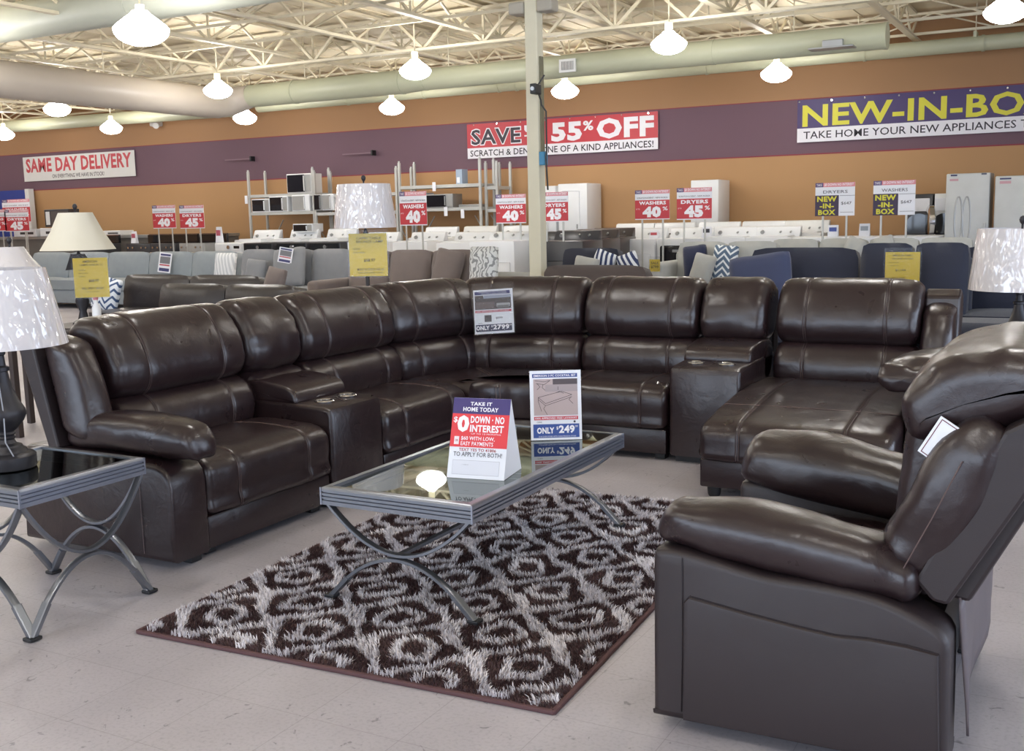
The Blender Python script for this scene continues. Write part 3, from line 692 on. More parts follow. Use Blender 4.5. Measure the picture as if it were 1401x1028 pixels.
# backrest: inner cushion, head roll, side wings and shell; profile in (x, z), carried along y
def ycarry(cp, y0, y1, er, crown, nm, m, seed, pk=.004, seams=(), par=None):
    mb, pr, N = pad(cp, y0, y1, er, crown, seams, 72, pk, seed)
    mb.v = [(b, a, c) for a, b, c in mb.v]          # width axis becomes y
    o = mb.build(nm, m, par or t, smooth=1.2)
    if seams:
        sb = MB()
        for s_ in seams:
            for dx in (-.005, .005):
                sb.tube([(pr[k, 0]+N[k, 0]*crown, y0+s_+dx, pr[k, 1]+N[k, 1]*crown) for k in range(len(pr)) if N[k, 0] < .3 or N[k, 1] > .4][:50], .0011, 4)
    return o
ycarry([(.575, .40), (.555, .48), (.558, .58), (.568, .68), (.578, .78), (.61, .86), (.70, .88), (.76, .82), (.73, .66), (.68, .5), (.64, .4)], .15, .75, .045, .006, 'back_cushion', LEA, 51)
ycarry([(.60, .80), (.575, .84), (.58, .89), (.605, .935), (.65, .975), (.72, 1.0), (.80, 1.01), (.88, 1.0), (.935, .965), (.945, .92), (.91, .88), (.83, .85), (.74, .815), (.66, .79)], .09, .81, .06, .008, 'head_cushion', LEA, 52, .009)
for yc, sd in ((.10, 1), (.80, 2)):
    loft([((.625, yc, .54), (0, .065, 0), (.062, 0, -.040)), ((.69, yc, .68), (0, .075, 0), (.070, 0, -.045)), ((.75, yc, .80), (0, .065, 0), (.064, 0, -.040))], 'wing', LEA, t, n=36, exp=2.6, wr=.014, wscale=(12, 14, 12), seed=60+sd, cr=.06)
    y0 = yc-.055 if sd == 1 else yc-.03
    MB().rings([[(a, y, b) for a, b in [(.625, .475), (.665, .43), (.70, .425), (.93, .84), (.90, .885), (.865, .88), (.80, .84)]] for y in (y0, y0+.085)]).build('wing_shell', VINYL, t, bevel=.01)
    MB().tube([(.60, yc+(-.072 if sd == 1 else .072), .50), (.66, yc+(-.078 if sd == 1 else .078), .63), (.72, yc+(-.076 if sd == 1 else .076), .77)], .0015, 4).build('seam', STITCH, t)
MB().rings([[(a, y, b) for a, b in [(.68, .43), (.74, .42), (.985, .90), (.95, .95), (.90, .93)]] for y in (.10, .80)]).build('back_shell', VINYL, t, bevel=.01)
# loose back flap hanging from the rear of the backrest
fm = MB(); nx, nz = 10, 10; vs = []
for i in range(nx+1):
    for j in range(nz+1):
        u, v = i/nx, j/nz; y = .10+u*.72
        zt = .43+.09*0; z = zt-v*(.335-.15*u)
        x = .716+.018*v+.012*math.sin(u*9+v*2)*v+.055*(1-v)*u*.4
        vs.append((x, y, z))
fm.add(vs, [(i*(nz+1)+j, (i+1)*(nz+1)+j, (i+1)*(nz+1)+j+1, i*(nz+1)+j+1) for i in range(nx) for j in range(nz)])
fo = fm.build('back_flap', mat('flap_vinyl', '#5a5154', .5), t, smooth=True, fix=False); so2 = fo.modifiers.new('s', 'SOLIDIFY'); so2.thickness = .006
for fx, fy in ((.10, .10), (.70, .03), (.10, .80), (.66, .85)): MB().rbox(fx-.015, fx+.015, fy-.015, fy+.015, 0, .05, .006).build('foot', BLACK, t)
# hang tag
tg = thing('care_tag', 'white bordered paper tag tucked behind the recliner wing cushion', 'tag', at(1287, 604, 2.562))
tg.rotation_euler = (0, math.radians(30), math.radians(-12))
MB().box(-.03, .03, -.0015, .0015, -.05, .05).build('card', PAPER, tg)
for q in ((-.024, -.022, -.044, .044), (.022, .024, -.044, .044)): MB().box(q[0], q[1], -.0022, -.0016, q[2], q[3]).build('border', ink('#6c2f3c'), tg)
for q in ((-.024, .024, -.046, -.044), (-.024, .024, .044, .046)): MB().box(q[0], q[1], -.0022, -.0016, q[2], q[3]).build('border', ink('#6c2f3c'), tg)

# ------------------------------------------------------------------ tables
def arc_table(name, label, cx, cy, LX, LY, top, cat, rug=0.0):
    t = thing(name, label, cat, (cx, cy, 0)); hx, hy = LX/2, LY/2; th = .062; fw_ = .03
    # fluted frame on four sides, mitred corners
    prof = [(0, -th), (0, -th+.014), (-.006, -th+.016), (-.006, -th+.019), (0, -th+.021), (0, -th+.027), (-.006, -th+.029), (-.006, -th+.031), (0, -th+.033), (0, -th+.040), (-.006, -th+.042), (-.006, -th+.044), (0, -th+.046), (0, -.008), (-.003, -.002), (-.008, 0), (-fw_, 0), (-fw_, -.012), (-.012, -.02), (-.012, -th)]
    corners = [(hx, -hy), (hx, hy), (-hx, hy), (-hx, -hy)]
    for i in range(4):
        a = Vector((*corners[i], 0)); b = Vector((*corners[(i+1) % 4], 0)); d = (b-a).normalized(); n = Vector((d.y, -d.x, 0))
        rings = [[p0 + n*o - d*(sgn*o*-1) + Vector((0, 0, top+z)) for o, z in prof] for p0, sgn in ((a, -1), (b, 1))]
        rings = [[a+n*o-d*o+Vector((0, 0, top+z)) for o, z in prof], [b+n*o+d*o+Vector((0, 0, top+z)) for o, z in prof]]
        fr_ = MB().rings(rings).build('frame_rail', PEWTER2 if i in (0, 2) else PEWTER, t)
    for cx_, cy_ in corners:
        MB().box(cx_-.004 if cx_ > 0 else cx_-.002, cx_+.002 if cx_ > 0 else cx_+.004, cy_-.002 if cy_ < 0 else cy_-.004, cy_+.004 if cy_ < 0 else cy_+.002, top-th, top-.002).build('corner_trim', PEWTER2, t)
    gt = MB().rbox(-hx+.012, hx-.012, -hy+.012, hy-.012, -.010, .0, .002).build('glass_top', GLASS, t, loc=(0, 0, top-(.007 if hy > .5 else .004))); gt.rotation_euler = (math.radians(.5) if hy > .5 else 0, 0, 0)
    # two leg frames at the ends (in planes y = const for the coffee table ends, x = const for the sides)
    return t, corners
GLASS = bpy.data.materials.new('tempered_glass'); GLASS.use_nodes = True
nt = GLASS.node_tree; b = nt.nodes['Principled BSDF']; out = nt.nodes['Material Output']
g1 = nn(nt, 'ShaderNodeBsdfTransparent'); g1.inputs[0].default_value = (.42, .47, .44, 1)
g2 = nn(nt, 'ShaderNodeBsdfGlossy'); g2.inputs['Roughness'].default_value = .015; g2.inputs[0].default_value = (.95, 1, .97, 1)
fr2 = nn(nt, 'ShaderNodeFresnel'); fr2.inputs[0].default_value = 2.7
nzz = nn(nt, 'ShaderNodeTexNoise'); nzz.inputs['Scale'].default_value = 6
gm = nn(nt, 'ShaderNodeMath', operation='MULTIPLY_ADD'); nt.links.new(nzz.outputs[0], gm.inputs[0]); gm.inputs[1].default_value = .015; gm.inputs[2].default_value = .008
nt.links.new(gm.outputs[0], g2.inputs['Roughness'])
mxs = nn(nt, 'ShaderNodeMixShader'); nt.links.new(fr2.outputs[0], mxs.inputs[0]); nt.links.new(g1.outputs[0], mxs.inputs[1]); nt.links.new(g2.outputs[0], mxs.inputs[2])
nt.links.new(mxs.outputs[0], out.inputs[0])
def arcs(parent, p, q, z_top, z_mid, z_foot, axis, inset=.0, sleeve=True):
    """X-shaped curved leg frame between plan points p and q (upper arc sagging, lower arc arching)"""
    p, q = Vector((*p, 0)), Vector((*q, 0)); n = 22
    up_ = []; lo = []
    for i in range(n+1):
        s = i/n; a = PI*(1-s); cx = .5-.5*math.cos(PI*s)
        u = math.cos(PI+PI*s)      # -1..1
        x = (u*1.0+1)/2
        zz = z_top-(z_top-z_mid)*math.sin(PI*s)**.9
        up_.append(p.lerp(q, .02+.96*x)+Vector((0, 0, zz)))
        zf = z_foot+(z_mid-.014-z_foot)*math.sin(PI*s)**.85
        lo.append(p.lerp(q, .0+1.0*x)+Vector((0, 0, zf)))
    # straighter arcs: use parabolas blended with the ellipse so that legs splay
    def curve(za, zb, e0, splay):
        pts = []
        for i in range(n+1):
            s = -1+2*i/n; k = (1-abs(s)**2.0)
            pts.append(p.lerp(q, .5+s*(.5-e0))+Vector((0, 0, za+(zb-za)*k)))
        return pts
    U = curve(z_top, z_mid, .015, 0); L = curve(z_foot, z_mid-.016, .0, 0)
    MB().sweep(U, .026, .012, axis).build('upper_leg_arc', PEWTER, parent, smooth=.6)
    MB().sweep(L, .026, .013, axis).build('lower_leg_arc', PEWTER, parent, smooth=.6)
    if sleeve:
        for e in (0, 1):
            a, b_ = (L[0], L[3]) if e == 0 else (L[-1], L[-4])
            MB().sweep([a, b_], .031, .018, axis).build('foot_sleeve', PEWTER, parent)
            MB().rbox(a.x-.02, a.x+.02, a.y-.02, a.y+.02, a.z-.004, a.z+.008, .003).build('glide', BLACK, parent)
# coffee table: corners measured on its top
CT = .425
t, cs = arc_table('coffee_table', 'pewter coffee table with a glass top standing on the shag rug', -2.012, 3.46, .604, 1.24, CT, 'coffee table')
for yy in (-.60, .60):
    arcs(t, (-.29, yy), (.29, yy), CT-.062, .215, .032, (0, 1, 0))
for xx, yo in ((-.19, -1), (.19, 1)): pass
MB().bar((0, -.6, .215), (0, .6, .215), .02, .012).build('stretcher', PEWTER, t)
# end table
t, cs = arc_table('end_table', 'square pewter end table with a glass top under the big left lamp', -3.243, 2.42, .54, .515, .505, 'end table')
for yy in (-.245, .245): arcs(t, (-.26, yy), (.26, yy), .443, .235, .006, (0, 1, 0))
for xx in (.258, -.258): arcs(t, (xx, -.25), (xx, .25), .443, .235, .006, (1, 0, 0))

# ------------------------------------------------------------------ shag rug
RA = math.radians(2.81); RO = Vector((-2.72, 2.363, 0)); RW, RLn = 1.494, 2.155
rg = thing('shag_rug', 'brown and white trellis pattern shag rug under the coffee table', 'rug', RO, RA)
MB().rbox(0, RW, 0, RLn, .001, .010, .003).build('backing', mat('rug_backing', '#4a3335', .9), rg)
bd = MB().rbox(0, RW, -.004, .012, .0, .013, .004).rbox(0, RW, RLn-.012, RLn+.004, 0, .013, .004).rbox(-.004, .012, 0, RLn, 0, .013, .004).rbox(RW-.012, RW+.004, 0, RLn, 0, .013, .004)
bd.build('edge_binding', mat('rug_binding', '#55393b', .8), rg)
def pile():
    N = 125000
    u = rng.uniform(.012, RW-.012, N); v = rng.uniform(.012, RLn-.012, N)
    # pattern: staggered quatrefoil cells with an inner ring
    PU, PV = .372, .414; u0, v0 = .565, .206
    wu = u+.010*np.sin(v*23+1)+.008*np.sin(v*51+u*17); wv = v+.010*np.sin(u*27)+.008*np.sin(u*49+v*13)
    a = 2*PI*(wu-u0)/PU; b = 2*PI*(wv-v0)/PV
    a = (a+PI) % (2*PI)-PI; b = (b+PI) % (2*PI)-PI        # centred lattice: nearest of the two cell centres
    far = (np.abs(a)+np.abs(b)) > PI
    a = np.where(far, a-np.sign(a)*PI, a); b = np.where(far, b-np.sign(b)*PI, b)
    p = np.abs(a+b)/PI; q = np.abs(a-b)/PI; th4 = np.arctan2(b, a)
    edge = np.maximum(p, q)+.035*np.cos(8*th4)+rng.normal(0, .018, N)
    rnd = (p**2.6+q**2.6)**(1/2.6)+.05*np.cos(4*th4)+rng.normal(0, .018, N)
    white = (edge > .87) | ((rnd > .35) & (rnd < .57))
    cw = np.array(rgb('#e6e0e3')[:3]); cb = np.array(rgb('#472b2c')[:3])
    colr = np.where(white[:, None], cw, cb)*rng.uniform(.82, 1.12, N)[:, None]
    L = np.where(white, rng.uniform(.020, .034, N), rng.uniform(.015, .026, N))
    th = rng.uniform(0, 2*PI, N); lean = rng.uniform(.15, .75, N)*L
    # neighbouring strands lie in the same direction
    th = -1.2+1.2*np.sin(u*11+v*7)+1.0*np.sin(v*15-u*6)+rng.normal(0, .9, N)
    dx, dy = np.cos(th)*lean, np.sin(th)*lean; hz = np.sqrt(np.maximum(L*L-lean*lean, (.35*L)**2))
    w_ = rng.uniform(.0011, .0020, N); px, py = -np.sin(th+rng.normal(0, .6, N)), np.cos(th)
    base = np.stack([u, v, np.full(N, .008)], 1); side = np.stack([px, py, 0*px], 1)*w_[:, None]
    mid = base+np.stack([dx*.4, dy*.4, hz*.62], 1); tip = base+np.stack([dx, dy, hz*.92], 1)
    V = np.stack([base-side, base+side, mid-side*.9, mid+side*.9, tip], 1).reshape(-1, 3)
    V[:, 0] = np.clip(V[:, 0], -.012, RW+.012); V[:, 1] = np.clip(V[:, 1], -.008, RLn+.02)
    i = np.arange(N)*5
    F = np.stack([i, i+1, i+3, i, i+3, i+2, i+2, i+3, i+4], 1).reshape(-1)
    me = bpy.data.meshes.new('pile'); me.vertices.add(len(V)); me.vertices.foreach_set('co', V.astype(np.float32).ravel())
    nf = len(F)//3; me.loops.add(len(F)); me.loops.foreach_set('vertex_index', F.astype(np.int32))
    me.polygons.add(nf); me.polygons.foreach_set('loop_start', np.arange(0, len(F), 3, dtype=np.int32)); me.polygons.foreach_set('loop_total', np.full(nf, 3, np.int32))
    me.update(calc_edges=True)
    at_ = me.color_attributes.new('yarn', 'FLOAT_COLOR', 'POINT')
    C4 = np.ones((len(V), 4), np.float32); C4[:, :3] = np.repeat(colr, 5, 0); at_.data.foreach_set('color', C4.ravel())
    m = bpy.data.materials.new('yarn'); m.use_nodes = True; nt = m.node_tree; bs = nt.nodes['Principled BSDF']
    an = nn(nt, 'ShaderNodeAttribute'); an.attribute_name = 'yarn'; nt.links.new(an.outputs[0], bs.inputs['Base Color']); bs.inputs['Roughness'].default_value = .55
    bs.inputs['Sheen Weight'].default_value = .15
    me.materials.append(m); o = bpy.data.objects.new('pile', me); col.objects.link(o); o.parent = rg; o['kind'] = 'stuff'
pile()

# ------------------------------------------------------------------ table lamps
def film_mat():
    if 'wrapped_shade' in MATS: return MATS['wrapped_shade']
    m = mat('wrapped_shade', '#cfcbcd', .5, var=.03, scale=3, coat=1)
    nt = m.node_tree; b = nt.nodes['Principled BSDF']; b.inputs['Coat Roughness'].default_value = .05; b.inputs['Coat IOR'].default_value = 1.9
    tc = [n for n in nt.nodes if n.type == 'TEX_COORD'][0]
    mp = nn(nt, 'ShaderNodeMapping'); mp.inputs['Scale'].default_value = (9, 9, 3.2); mp.inputs['Rotation'].default_value = (.3, .25, 0)
    n = nn(nt, 'ShaderNodeTexNoise'); n.inputs['Scale'].default_value = 2.2; n.inputs['Detail'].default_value = 3; n.inputs['Distortion'].default_value = 1.2; n.noise_type = 'RIDGED_MULTIFRACTAL'
    bp = nn(nt, 'ShaderNodeBump'); bp.inputs['Strength'].default_value = 1; bp.inputs['Distance'].default_value = .02
    nt.links.new(tc.outputs['Object'], mp.inputs[0]); nt.links.new(mp.outputs[0], n.inputs['Vector']); nt.links.new(n.outputs[0], bp.inputs['Height'])
    nt.links.new(bp.outputs[0], b.inputs['Coat Normal']); b.inputs['Subsurface Weight'].default_value = 0
    return m
FILM = film_mat()
LBASE = mat('dark_bronze', '#2e2c30', .42, .3)
FABW = mat('cream_shade_fabric', '#d8d3c2', .8, var=.04)
def lamp(name, label, loc, base, shade, h0, h1, r0, r1, basem=LBASE, shadem=None, pleat=False, table=None):
    """shade from height h0 (radius r0) to h1 (radius r1) above loc"""
    t = thing(name, label, 'table lamp', loc)
    MB().lathe(base, 32).build('lamp_base', basem, t, smooth=True)
    n = 40; rings = []
    for k, (f, rr) in enumerate([(0, r0-.004), (0, r0), (.5, None), (1, r1), (1, r1-.004), (.5, -1), (0, r0-.004)]):
        R = []
        for i in range(n):
            a = 2*PI*i/n
            r = rr if (rr is not None and rr > 0) else (r0+(r1-r0)*.5 - (.010 if pleat else 0) - (.004 if rr == -1 else 0))
            if pleat: r *= 1+.012*math.cos(a*8)
            R.append((r*math.cos(a), r*math.sin(a), h0+(h1-h0)*f))
        rings.append(R)
    MB().rings(rings, cap=False).build('lamp_shade', shadem or FILM, t, smooth=1.0)
    MB().tube([(0, 0, base[-1][1]-.01), (0, 0, h1+.02)], .006, 8).build('rod', basem, t)
    sp = MB()
    for i in range(3): sp.bar((0, 0, h1-.012), ((r1-.004)*math.cos(i*2.1), (r1-.004)*math.sin(i*2.1), h1-.012), .004)
    sp.build('shade_spider', CHROME, t)
    MB().lathe([(.004, h1), (.006, h1+.02), (.014, h1+.03), (.018, h1+.045), (.013, h1+.06), (.003, h1+.066)], 16).build('finial', basem, t, smooth=True)
    return t
URN = [(.088, 0), (.09, .006), (.09, .042), (.082, .05), (.064, .054), (.06, .064), (.05, .07), (.047, .078), (.03, .085), (.024, .098), (.03, .104), (.024, .111), (.031, .118), (.026, .126), (.036, .134), (.06, .162), (.07, .185), (.066, .205), (.05, .232), (.036, .27), (.026, .31), (.022, .335), (.028, .338), (.028, .35), (.018, .356), (.015, .39), (.02, .395), (.02, .41), (.008, .42)]
l1 = lamp('table_lamp', 'large lamp with plastic-wrapped white shade on the left end table', (-3.30, 2.375, .505), URN, None, .425, .685, .225, .17)
MB().tube([(.065, -.02, .0), (.075, -.03, .04), (.06, -.05, .10), (.05, -.04, .2), (.0, -.02, .40)], .0025, 6).build('cord', mat('grey_cord', '#8f9096', .4), l1)
SL = [(.05, 0), (.055, .01), (.05, .03), (.02, .05), (.012, .09), (.018, .12), (.04, .19), (.05, .25), (.045, .30), (.025, .34), (.014, .36), (.012, .41), (.006, .42)]

def sidetable(name, label, x, y, w_, h_, m=None):
    m = m or mat('dark_wood_table', '#3a302e', .5)
    t = thing(name, label, 'side table', (x, y, 0))
    MB().rbox(-w_/2, w_/2, -w_/2, w_/2, h_-.03, h_, .005).build('table_top', m, t)
    for sx in (-1, 1):
        for sy in (-1, 1): MB().rbox(sx*(w_/2-.04)-.02, sx*(w_/2-.04)+.02, sy*(w_/2-.04)-.02, sy*(w_/2-.04)+.02, 0, h_-.03, .004).build('leg', m, t)
    return t
BROWNK = ink('#5c4a1c')
def yellow_sign(label, loc, rz, w_, h_, lines, bent=0, tilt=0):
    t = thing('price_sign', label, 'price sign', loc, rz)
    t.rotation_euler = (0, tilt, rz)
    MB().rbox(-w_/2, w_/2, -.001, .001, 0, h_, .0008).build('card', mat('yellow_card', '#e6ca38', .45, var=.02), t)
    MB().box(-w_/2-.012, w_/2+.012, -.0035, -.0028, -.01, h_+.03).build('plastic_sleeve', SLEEVE, t)
    for s, x0, z0, x1, z1, bo in lines: text(s, -w_/2+x0*w_, z0*h_, -w_/2+x1*w_, z1*h_, BROWNK, t, -.0015, bo)
    return t
SLEEVE = bpy.data.materials.new('clear_sleeve'); SLEEVE.use_nodes = True; nt = SLEEVE.node_tree
g1 = nn(nt, 'ShaderNodeBsdfTransparent'); g1.inputs[0].default_value = (.96, .96, .96, 1); g2 = nn(nt, 'ShaderNodeBsdfGlossy'); g2.inputs['Roughness'].default_value = .12
nz_ = nn(nt, 'ShaderNodeTexNoise'); nz_.inputs['Scale'].default_value = 14; bp_ = nn(nt, 'ShaderNodeBump'); bp_.inputs['Strength'].default_value = .5; bp_.inputs['Distance'].default_value = .01
nt.links.new(nz_.outputs[0], bp_.inputs['Height']); nt.links.new(bp_.outputs[0], g2.inputs['Normal'])
lw = nn(nt, 'ShaderNodeFresnel'); lw.inputs[0].default_value = 1.35; mxs = nn(nt, 'ShaderNodeMixShader'); nt.links.new(lw.outputs[0], mxs.inputs[0]); nt.links.new(g1.outputs[0], mxs.inputs[1]); nt.links.new(g2.outputs[0], mxs.inputs[2])
nt.links.new(mxs.outputs[0], nt.nodes['Material Output'].inputs[0])

# lamp in the middle, behind the corner
q = at(500, 312, 6.55); zt = at(500, 252, 6.55).z
BASEM = [(.045, 0), (.05, .012), (.04, .03), (.018, .05), (.012, .08), (.014, .30), (.02, .36), (.02, .4), (.006, .44)]
sidetable('side_table', 'dark side table behind the corner carrying the middle lamp', q.x, 6.55, .5, .60)
H0 = q.z-.60
BASEM = [(.07, 0), (.07, .02), (.05, .03), (.03, .05), (.018, .10), (.03, .16), (.048, .185), (.03, .21), (.016, .23), (.013, H0-.06), (.02, H0-.04), (.006, H0)]
lm_ = lamp('table_lamp', 'middle lamp with plastic-wrapped grey drum shade behind the sectional corner', (q.x, 6.55, .60), BASEM, None, H0, zt-.60, .232, .195)
s0 = at(505, 378, 6.53); s1 = at(481, 318, 6.53)
yellow_sign('yellow price sign hanging under the middle lamp shade', (s0.x+.0, 6.53, s0.z), math.radians(20), .29, s1.z-s0.z-.01,
            [('CAPRI TABLE', .2, .86, .85, .92, .01), ('BRONZE LAMP', .2, .78, .9, .84, .01), ('SIZE', .1, .62, .3, .66, .0), ('29 IN HIGH', .1, .54, .42, .58, .0), ('$58.97', .38, .33, .68, .41, .03), ('MANY IN STOCK ASK US', .2, .13, .9, .19, .01), ('TAKE ONE HOME TODAY', .2, .06, .88, .10, .0)])
# bell shaped lamp at left with yellow sign
q = at(107, 342, 5.5); zt = at(107, 291, 5.5).z
sidetable('side_table', 'small dark table behind the left seat carrying the bell lamp', q.x, 5.5, .5, .60)
H0 = q.z-.60
lb = lamp('table_lamp', 'cream bell-shade lamp standing behind the left end of the sectional', (q.x, 5.5, .60), [(.08, 0), (.08, .02), (.04, .04), (.025, .10), (.05, .17), (.04, .24), (.015, .30), (.015, H0-.03), (.006, H0)], None, H0, zt-.60, .262, .118, shadem=FABW, pleat=True)
MB().rings([[(a, -.03, b) for a, b in [(-.12, H0-.15), (-.05, H0-.03), (.03, H0-.03), (.12, H0-.13)]], [(a, .03, b) for a, b in [(-.12, H0-.15), (-.05, H0-.03), (.03, H0-.03), (.12, H0-.13)]]]).build('switch_housing', LBASE, lb)
s0 = at(127, 407, 5.42); s1 = at(127, 353, 5.42)
yellow_sign('yellow price sign standing under the cream bell lamp', (s0.x, 5.42, s0.z), math.radians(38), .24, s1.z-s0.z,
            [('AMERICAN', .28, .88, .7, .94, .02), ('LAMPS ONE IN 12', .2, .80, .85, .85, .01), ('SIZE', .15, .68, .35, .71, .0), ('BRONZE', .15, .60, .42, .63, .0), ('SHADE', .15, .52, .33, .55, .0), ('$68.97', .42, .38, .72, .46, .03), ('WELL SPENT ON DAY', .2, .2, .85, .26, .02), ('TAKE HOME', .3, .13, .7, .16, .0)])
# lamp at left edge further back
q = at(16, 372, 4.6); zt = at(16, 338, 4.6).z
sidetable('side_table', 'small dark table hidden behind the big left lamp', q.x, 4.6, .45, .60)
lamp('table_lamp', 'wrapped bell-shade lamp half hidden behind the big left lamp', (q.x, 4.6, .60), [(.07, 0), (.07, .02), (.03, .05), (.04, .15), (.012, .25), (.012, q.z-.63), (.006, q.z-.60)], None, q.z-.60, zt-.60, .20, .085, pleat=True)
# lamp at right edge
q = at(1395, 396, 6.5); zt = at(1395, 312, 6.5).z
sidetable('side_table', 'dark side table behind the recliner carrying the right lamp', q.x, 6.5, .45, .46)
H0 = q.z-.46
UR = [(r*1.05, z*1.02) for r, z in URN]; UR = [(r, z*(H0/.42)/1.02) for r, z in UR]
lamp('table_lamp', 'lamp with plastic-wrapped beige drum shade at the right edge', (q.x, 6.5, .46), UR, None, H0, zt-.46, .262, .225, shadem=None)

# ------------------------------------------------------------------ paper signs on the coffee table
p0, p1 = Vector((-2.002, 3.158, .4165)), Vector((-1.787, 3.193, .4165))
rz = math.atan2(p1.y-p0.y, p1.x-p0.x)
t = thing('tent_card', 'white tent card with red panel about zero down and no interest on the coffee table', 'sign', p0+Vector((0, 0, 0)), rz)
W, H, D = .216, .272, .19
ang = math.atan2(D/2, H); Ls = math.hypot(H, D/2)
face = MB().box(0, W, 0, .0012, 0, Ls).build('front_face', PAPER, t, rot=(-ang, 0, 0))
MB().box(0, W, -.0012, 0, 0, Ls).build('rear_face', PAPER, t, loc=(0, D, 0), rot=(ang, 0, 0))
MB().prism([(.002, .001), (D-.002, .001), (D/2, H-.002)], W-.0012, W-.0002, 'x').build('side_flap', PAPER, t)
def pn(x0, z0, x1, z1, c, par=face, y=-.0006): return panel(par, x0*W, z0*Ls, x1*W, z1*Ls, c, y, t=.0004)
def tx(s, x0, z0, x1, z1, m, bo=.02, par=face): text(s, x0*W, z0*Ls, x1*W, z1*Ls, m, par, -.0012, bo)
pn(0, .80, 1, 1, '#3d2f6e'); pn(0, .385, 1, .80, '#e0383f')
WHT = ink('#f2f0f6'); DK = ink('#3a3844'); RDT = ink('#9a2b36')
tx('TAKE IT', .3, .905, .68, .95, WHT, .03); tx('HOME TODAY', .18, .83, .8, .885, WHT, .03)
tx('$', .03, .68, .10, .76, WHT, .02); tx('0', .10, .57, .31, .78, WHT, .05)
tx('DOWN · NO', .33, .685, .92, .775, WHT, .035); tx('INTEREST', .33, .575, .92, .665, WHT, .035); tx('UP TO 12 MONTHS', .36, .545, .88, .562, WHT, .0)
pn(.07, .415, .155, .515, '#f0e2e4', y=-.0008); tx('OR', .085, .45, .14, .48, RDT)
tx('$60 WITH LOW,', .19, .465, .78, .52, WHT, .015); tx('EASY PAYMENTS', .19, .405, .76, .455, WHT, .01)
tx('TEXT YES TO 41806', .17, .335, .82, .372, RDT, .015); tx('TO APPLY FOR BOTH!', .08, .27, .93, .325, DK, .005)
pn(.08, .045, .90, .225, '#b9bac4'); pn(.085, .05, .895, .22, '#dddfe8', y=-.0009)
tx('-- NAME', .24, .165, .36, .172, DK, .0)
# price sheet in a clear stand
p0, p1 = Vector((-1.998, 3.80, .4215)), Vector((-1.82, 3.905, .4215))
rz = math.atan2(p1.y-p0.y, p1.x-p0.x); W, H = .208, .285
t = thing('sign_holder', 'clear stand on the coffee table holding the ONLY $249 price sheet', 'sign', p0, rz)
t.rotation_euler = (math.radians(-6), 0, rz)
sh = MB().box(0, W, 0, .0015, .002, H).build('price_sheet', PAPER, t)
MB().box(-.002, W+.002, .0016, .004, 0, H+.002).build('acrylic_back', SLEEVE, t)
MB().box(-.002, W+.002, 0, .09, 0, .002).build('acrylic_foot', SLEEVE, t)
def pn2(x0, z0, x1, z1, c, y=-.0006): return panel(sh, x0*W, z0*H, x1*W, z1*H, c, y, t=.0004)
def tx2(s, x0, z0, x1, z1, m, bo=.02): text(s, x0*W, z0*H, x1*W, z1*H, m, sh, -.0013, bo)
pn2(.05, .90, .93, .955, '#3c4f8f'); tx2('EMERSON 3 PC COCKTAIL SET', .08, .912, .9, .943, WHT, .02)
pn2(.07, .36, .93, .88, '#b9a7a6'); pn2(.45, .80, .93, .88, '#5a5054', y=-.0009); pn2(.3, .70, .93, .80, '#a79a9c', y=-.0009)
pn2(.07, .295, .93, .345, '#c8434f'); tx2('100% APPROVED FREE LAYAWAY', .09, .305, .91, .335, WHT, .01)
pn2(.05, .04, .95, .235, '#3c559b'); tx2('ONLY', .12, .10, .46, .19, WHT, .045); tx2('$', .50, .15, .54, .20, WHT, .02); tx2('249', .55, .10, .86, .215, WHT, .045); tx2('99', .87, .18, .92, .21, WHT, .01)
tx2('SAVE EVEN MORE WITH CASH PRICE IN STORE', .15, .05, .88, .068, WHT, .0); tx2('CODE', .12, .255, .22, .275, DK, 0)
MB().tube([(W*.86, -.001, H*.265), (W*.86, -.0015, H*.265)], .0045, 12).build('seal', DK, sh)
# line drawing of the table set on the sheet
ln = MB()
def L2(pts, r=.0009):
    for a, b_ in zip(pts[:-1], pts[1:]): ln.bar((a[0]*W, -.0012, a[1]*H), (b_[0]*W, -.0012, b_[1]*H), .0016, .0004, upv=(0, 1, 0))
L2([(.16, .62), (.30, .53), (.82, .65), (.62, .70), (.16, .62)]); L2([(.16, .59), (.30, .50), (.82, .62)]); L2([(.16, .62), (.16, .56), (.22, .42)]); L2([(.30, .50), (.26, .46), (.33, .37)]); L2([(.80, .62), (.76, .58), (.84, .52)])
L2([(.10, .86), (.28, .84), (.40, .86), (.28, .80), (.12, .82)]); L2([(.14, .82), (.2, .77), (.14, .73)]); L2([(.26, .80), (.24, .76), (.30, .72)]); L2([(.5, .68), (.58, .70), (.66, .67)]); L2([(.55, .72), (.55, .77)])
ln.build('drawing', ink('#3d383c'), sh)
# price sheet hanging on the corner back
a0, a1, a2 = at(650, 458, 5.47), at(697, 452, 5.47), at(645, 397, 5.47)
rz = math.radians(6); W = (a1-a0).length*1.0; H = (a2.z-a0.z)
t = thing('hanging_price_sheet', 'ONLY $2799 price sheet in clear sleeve hanging on the corner back', 'sign', a0, rz)
t.rotation_euler = (math.radians(-13), math.radians(-3), math.radians(22))
sh = MB().box(0, W, 0, .0012, 0, H).build('price_sheet', PAPER, t)
MB().box(-.006, W+.008, -.003, -.0024, -.006, H+.04).build('plastic_sleeve', SLEEVE, t)
MB().tube([(W/2, 0, H+.03), (W/2, .01, H+.05)], .004, 8).build('pin', CHROME, t)
pn2(.03, .885, .93, .96, '#2f3470'); tx2('EMERSON SECTIONAL', .14, .93, .85, .955, WHT, .0); tx2('MANY RECLINERS INCLUDED', .2, .893, .85, .915, WHT, .0)
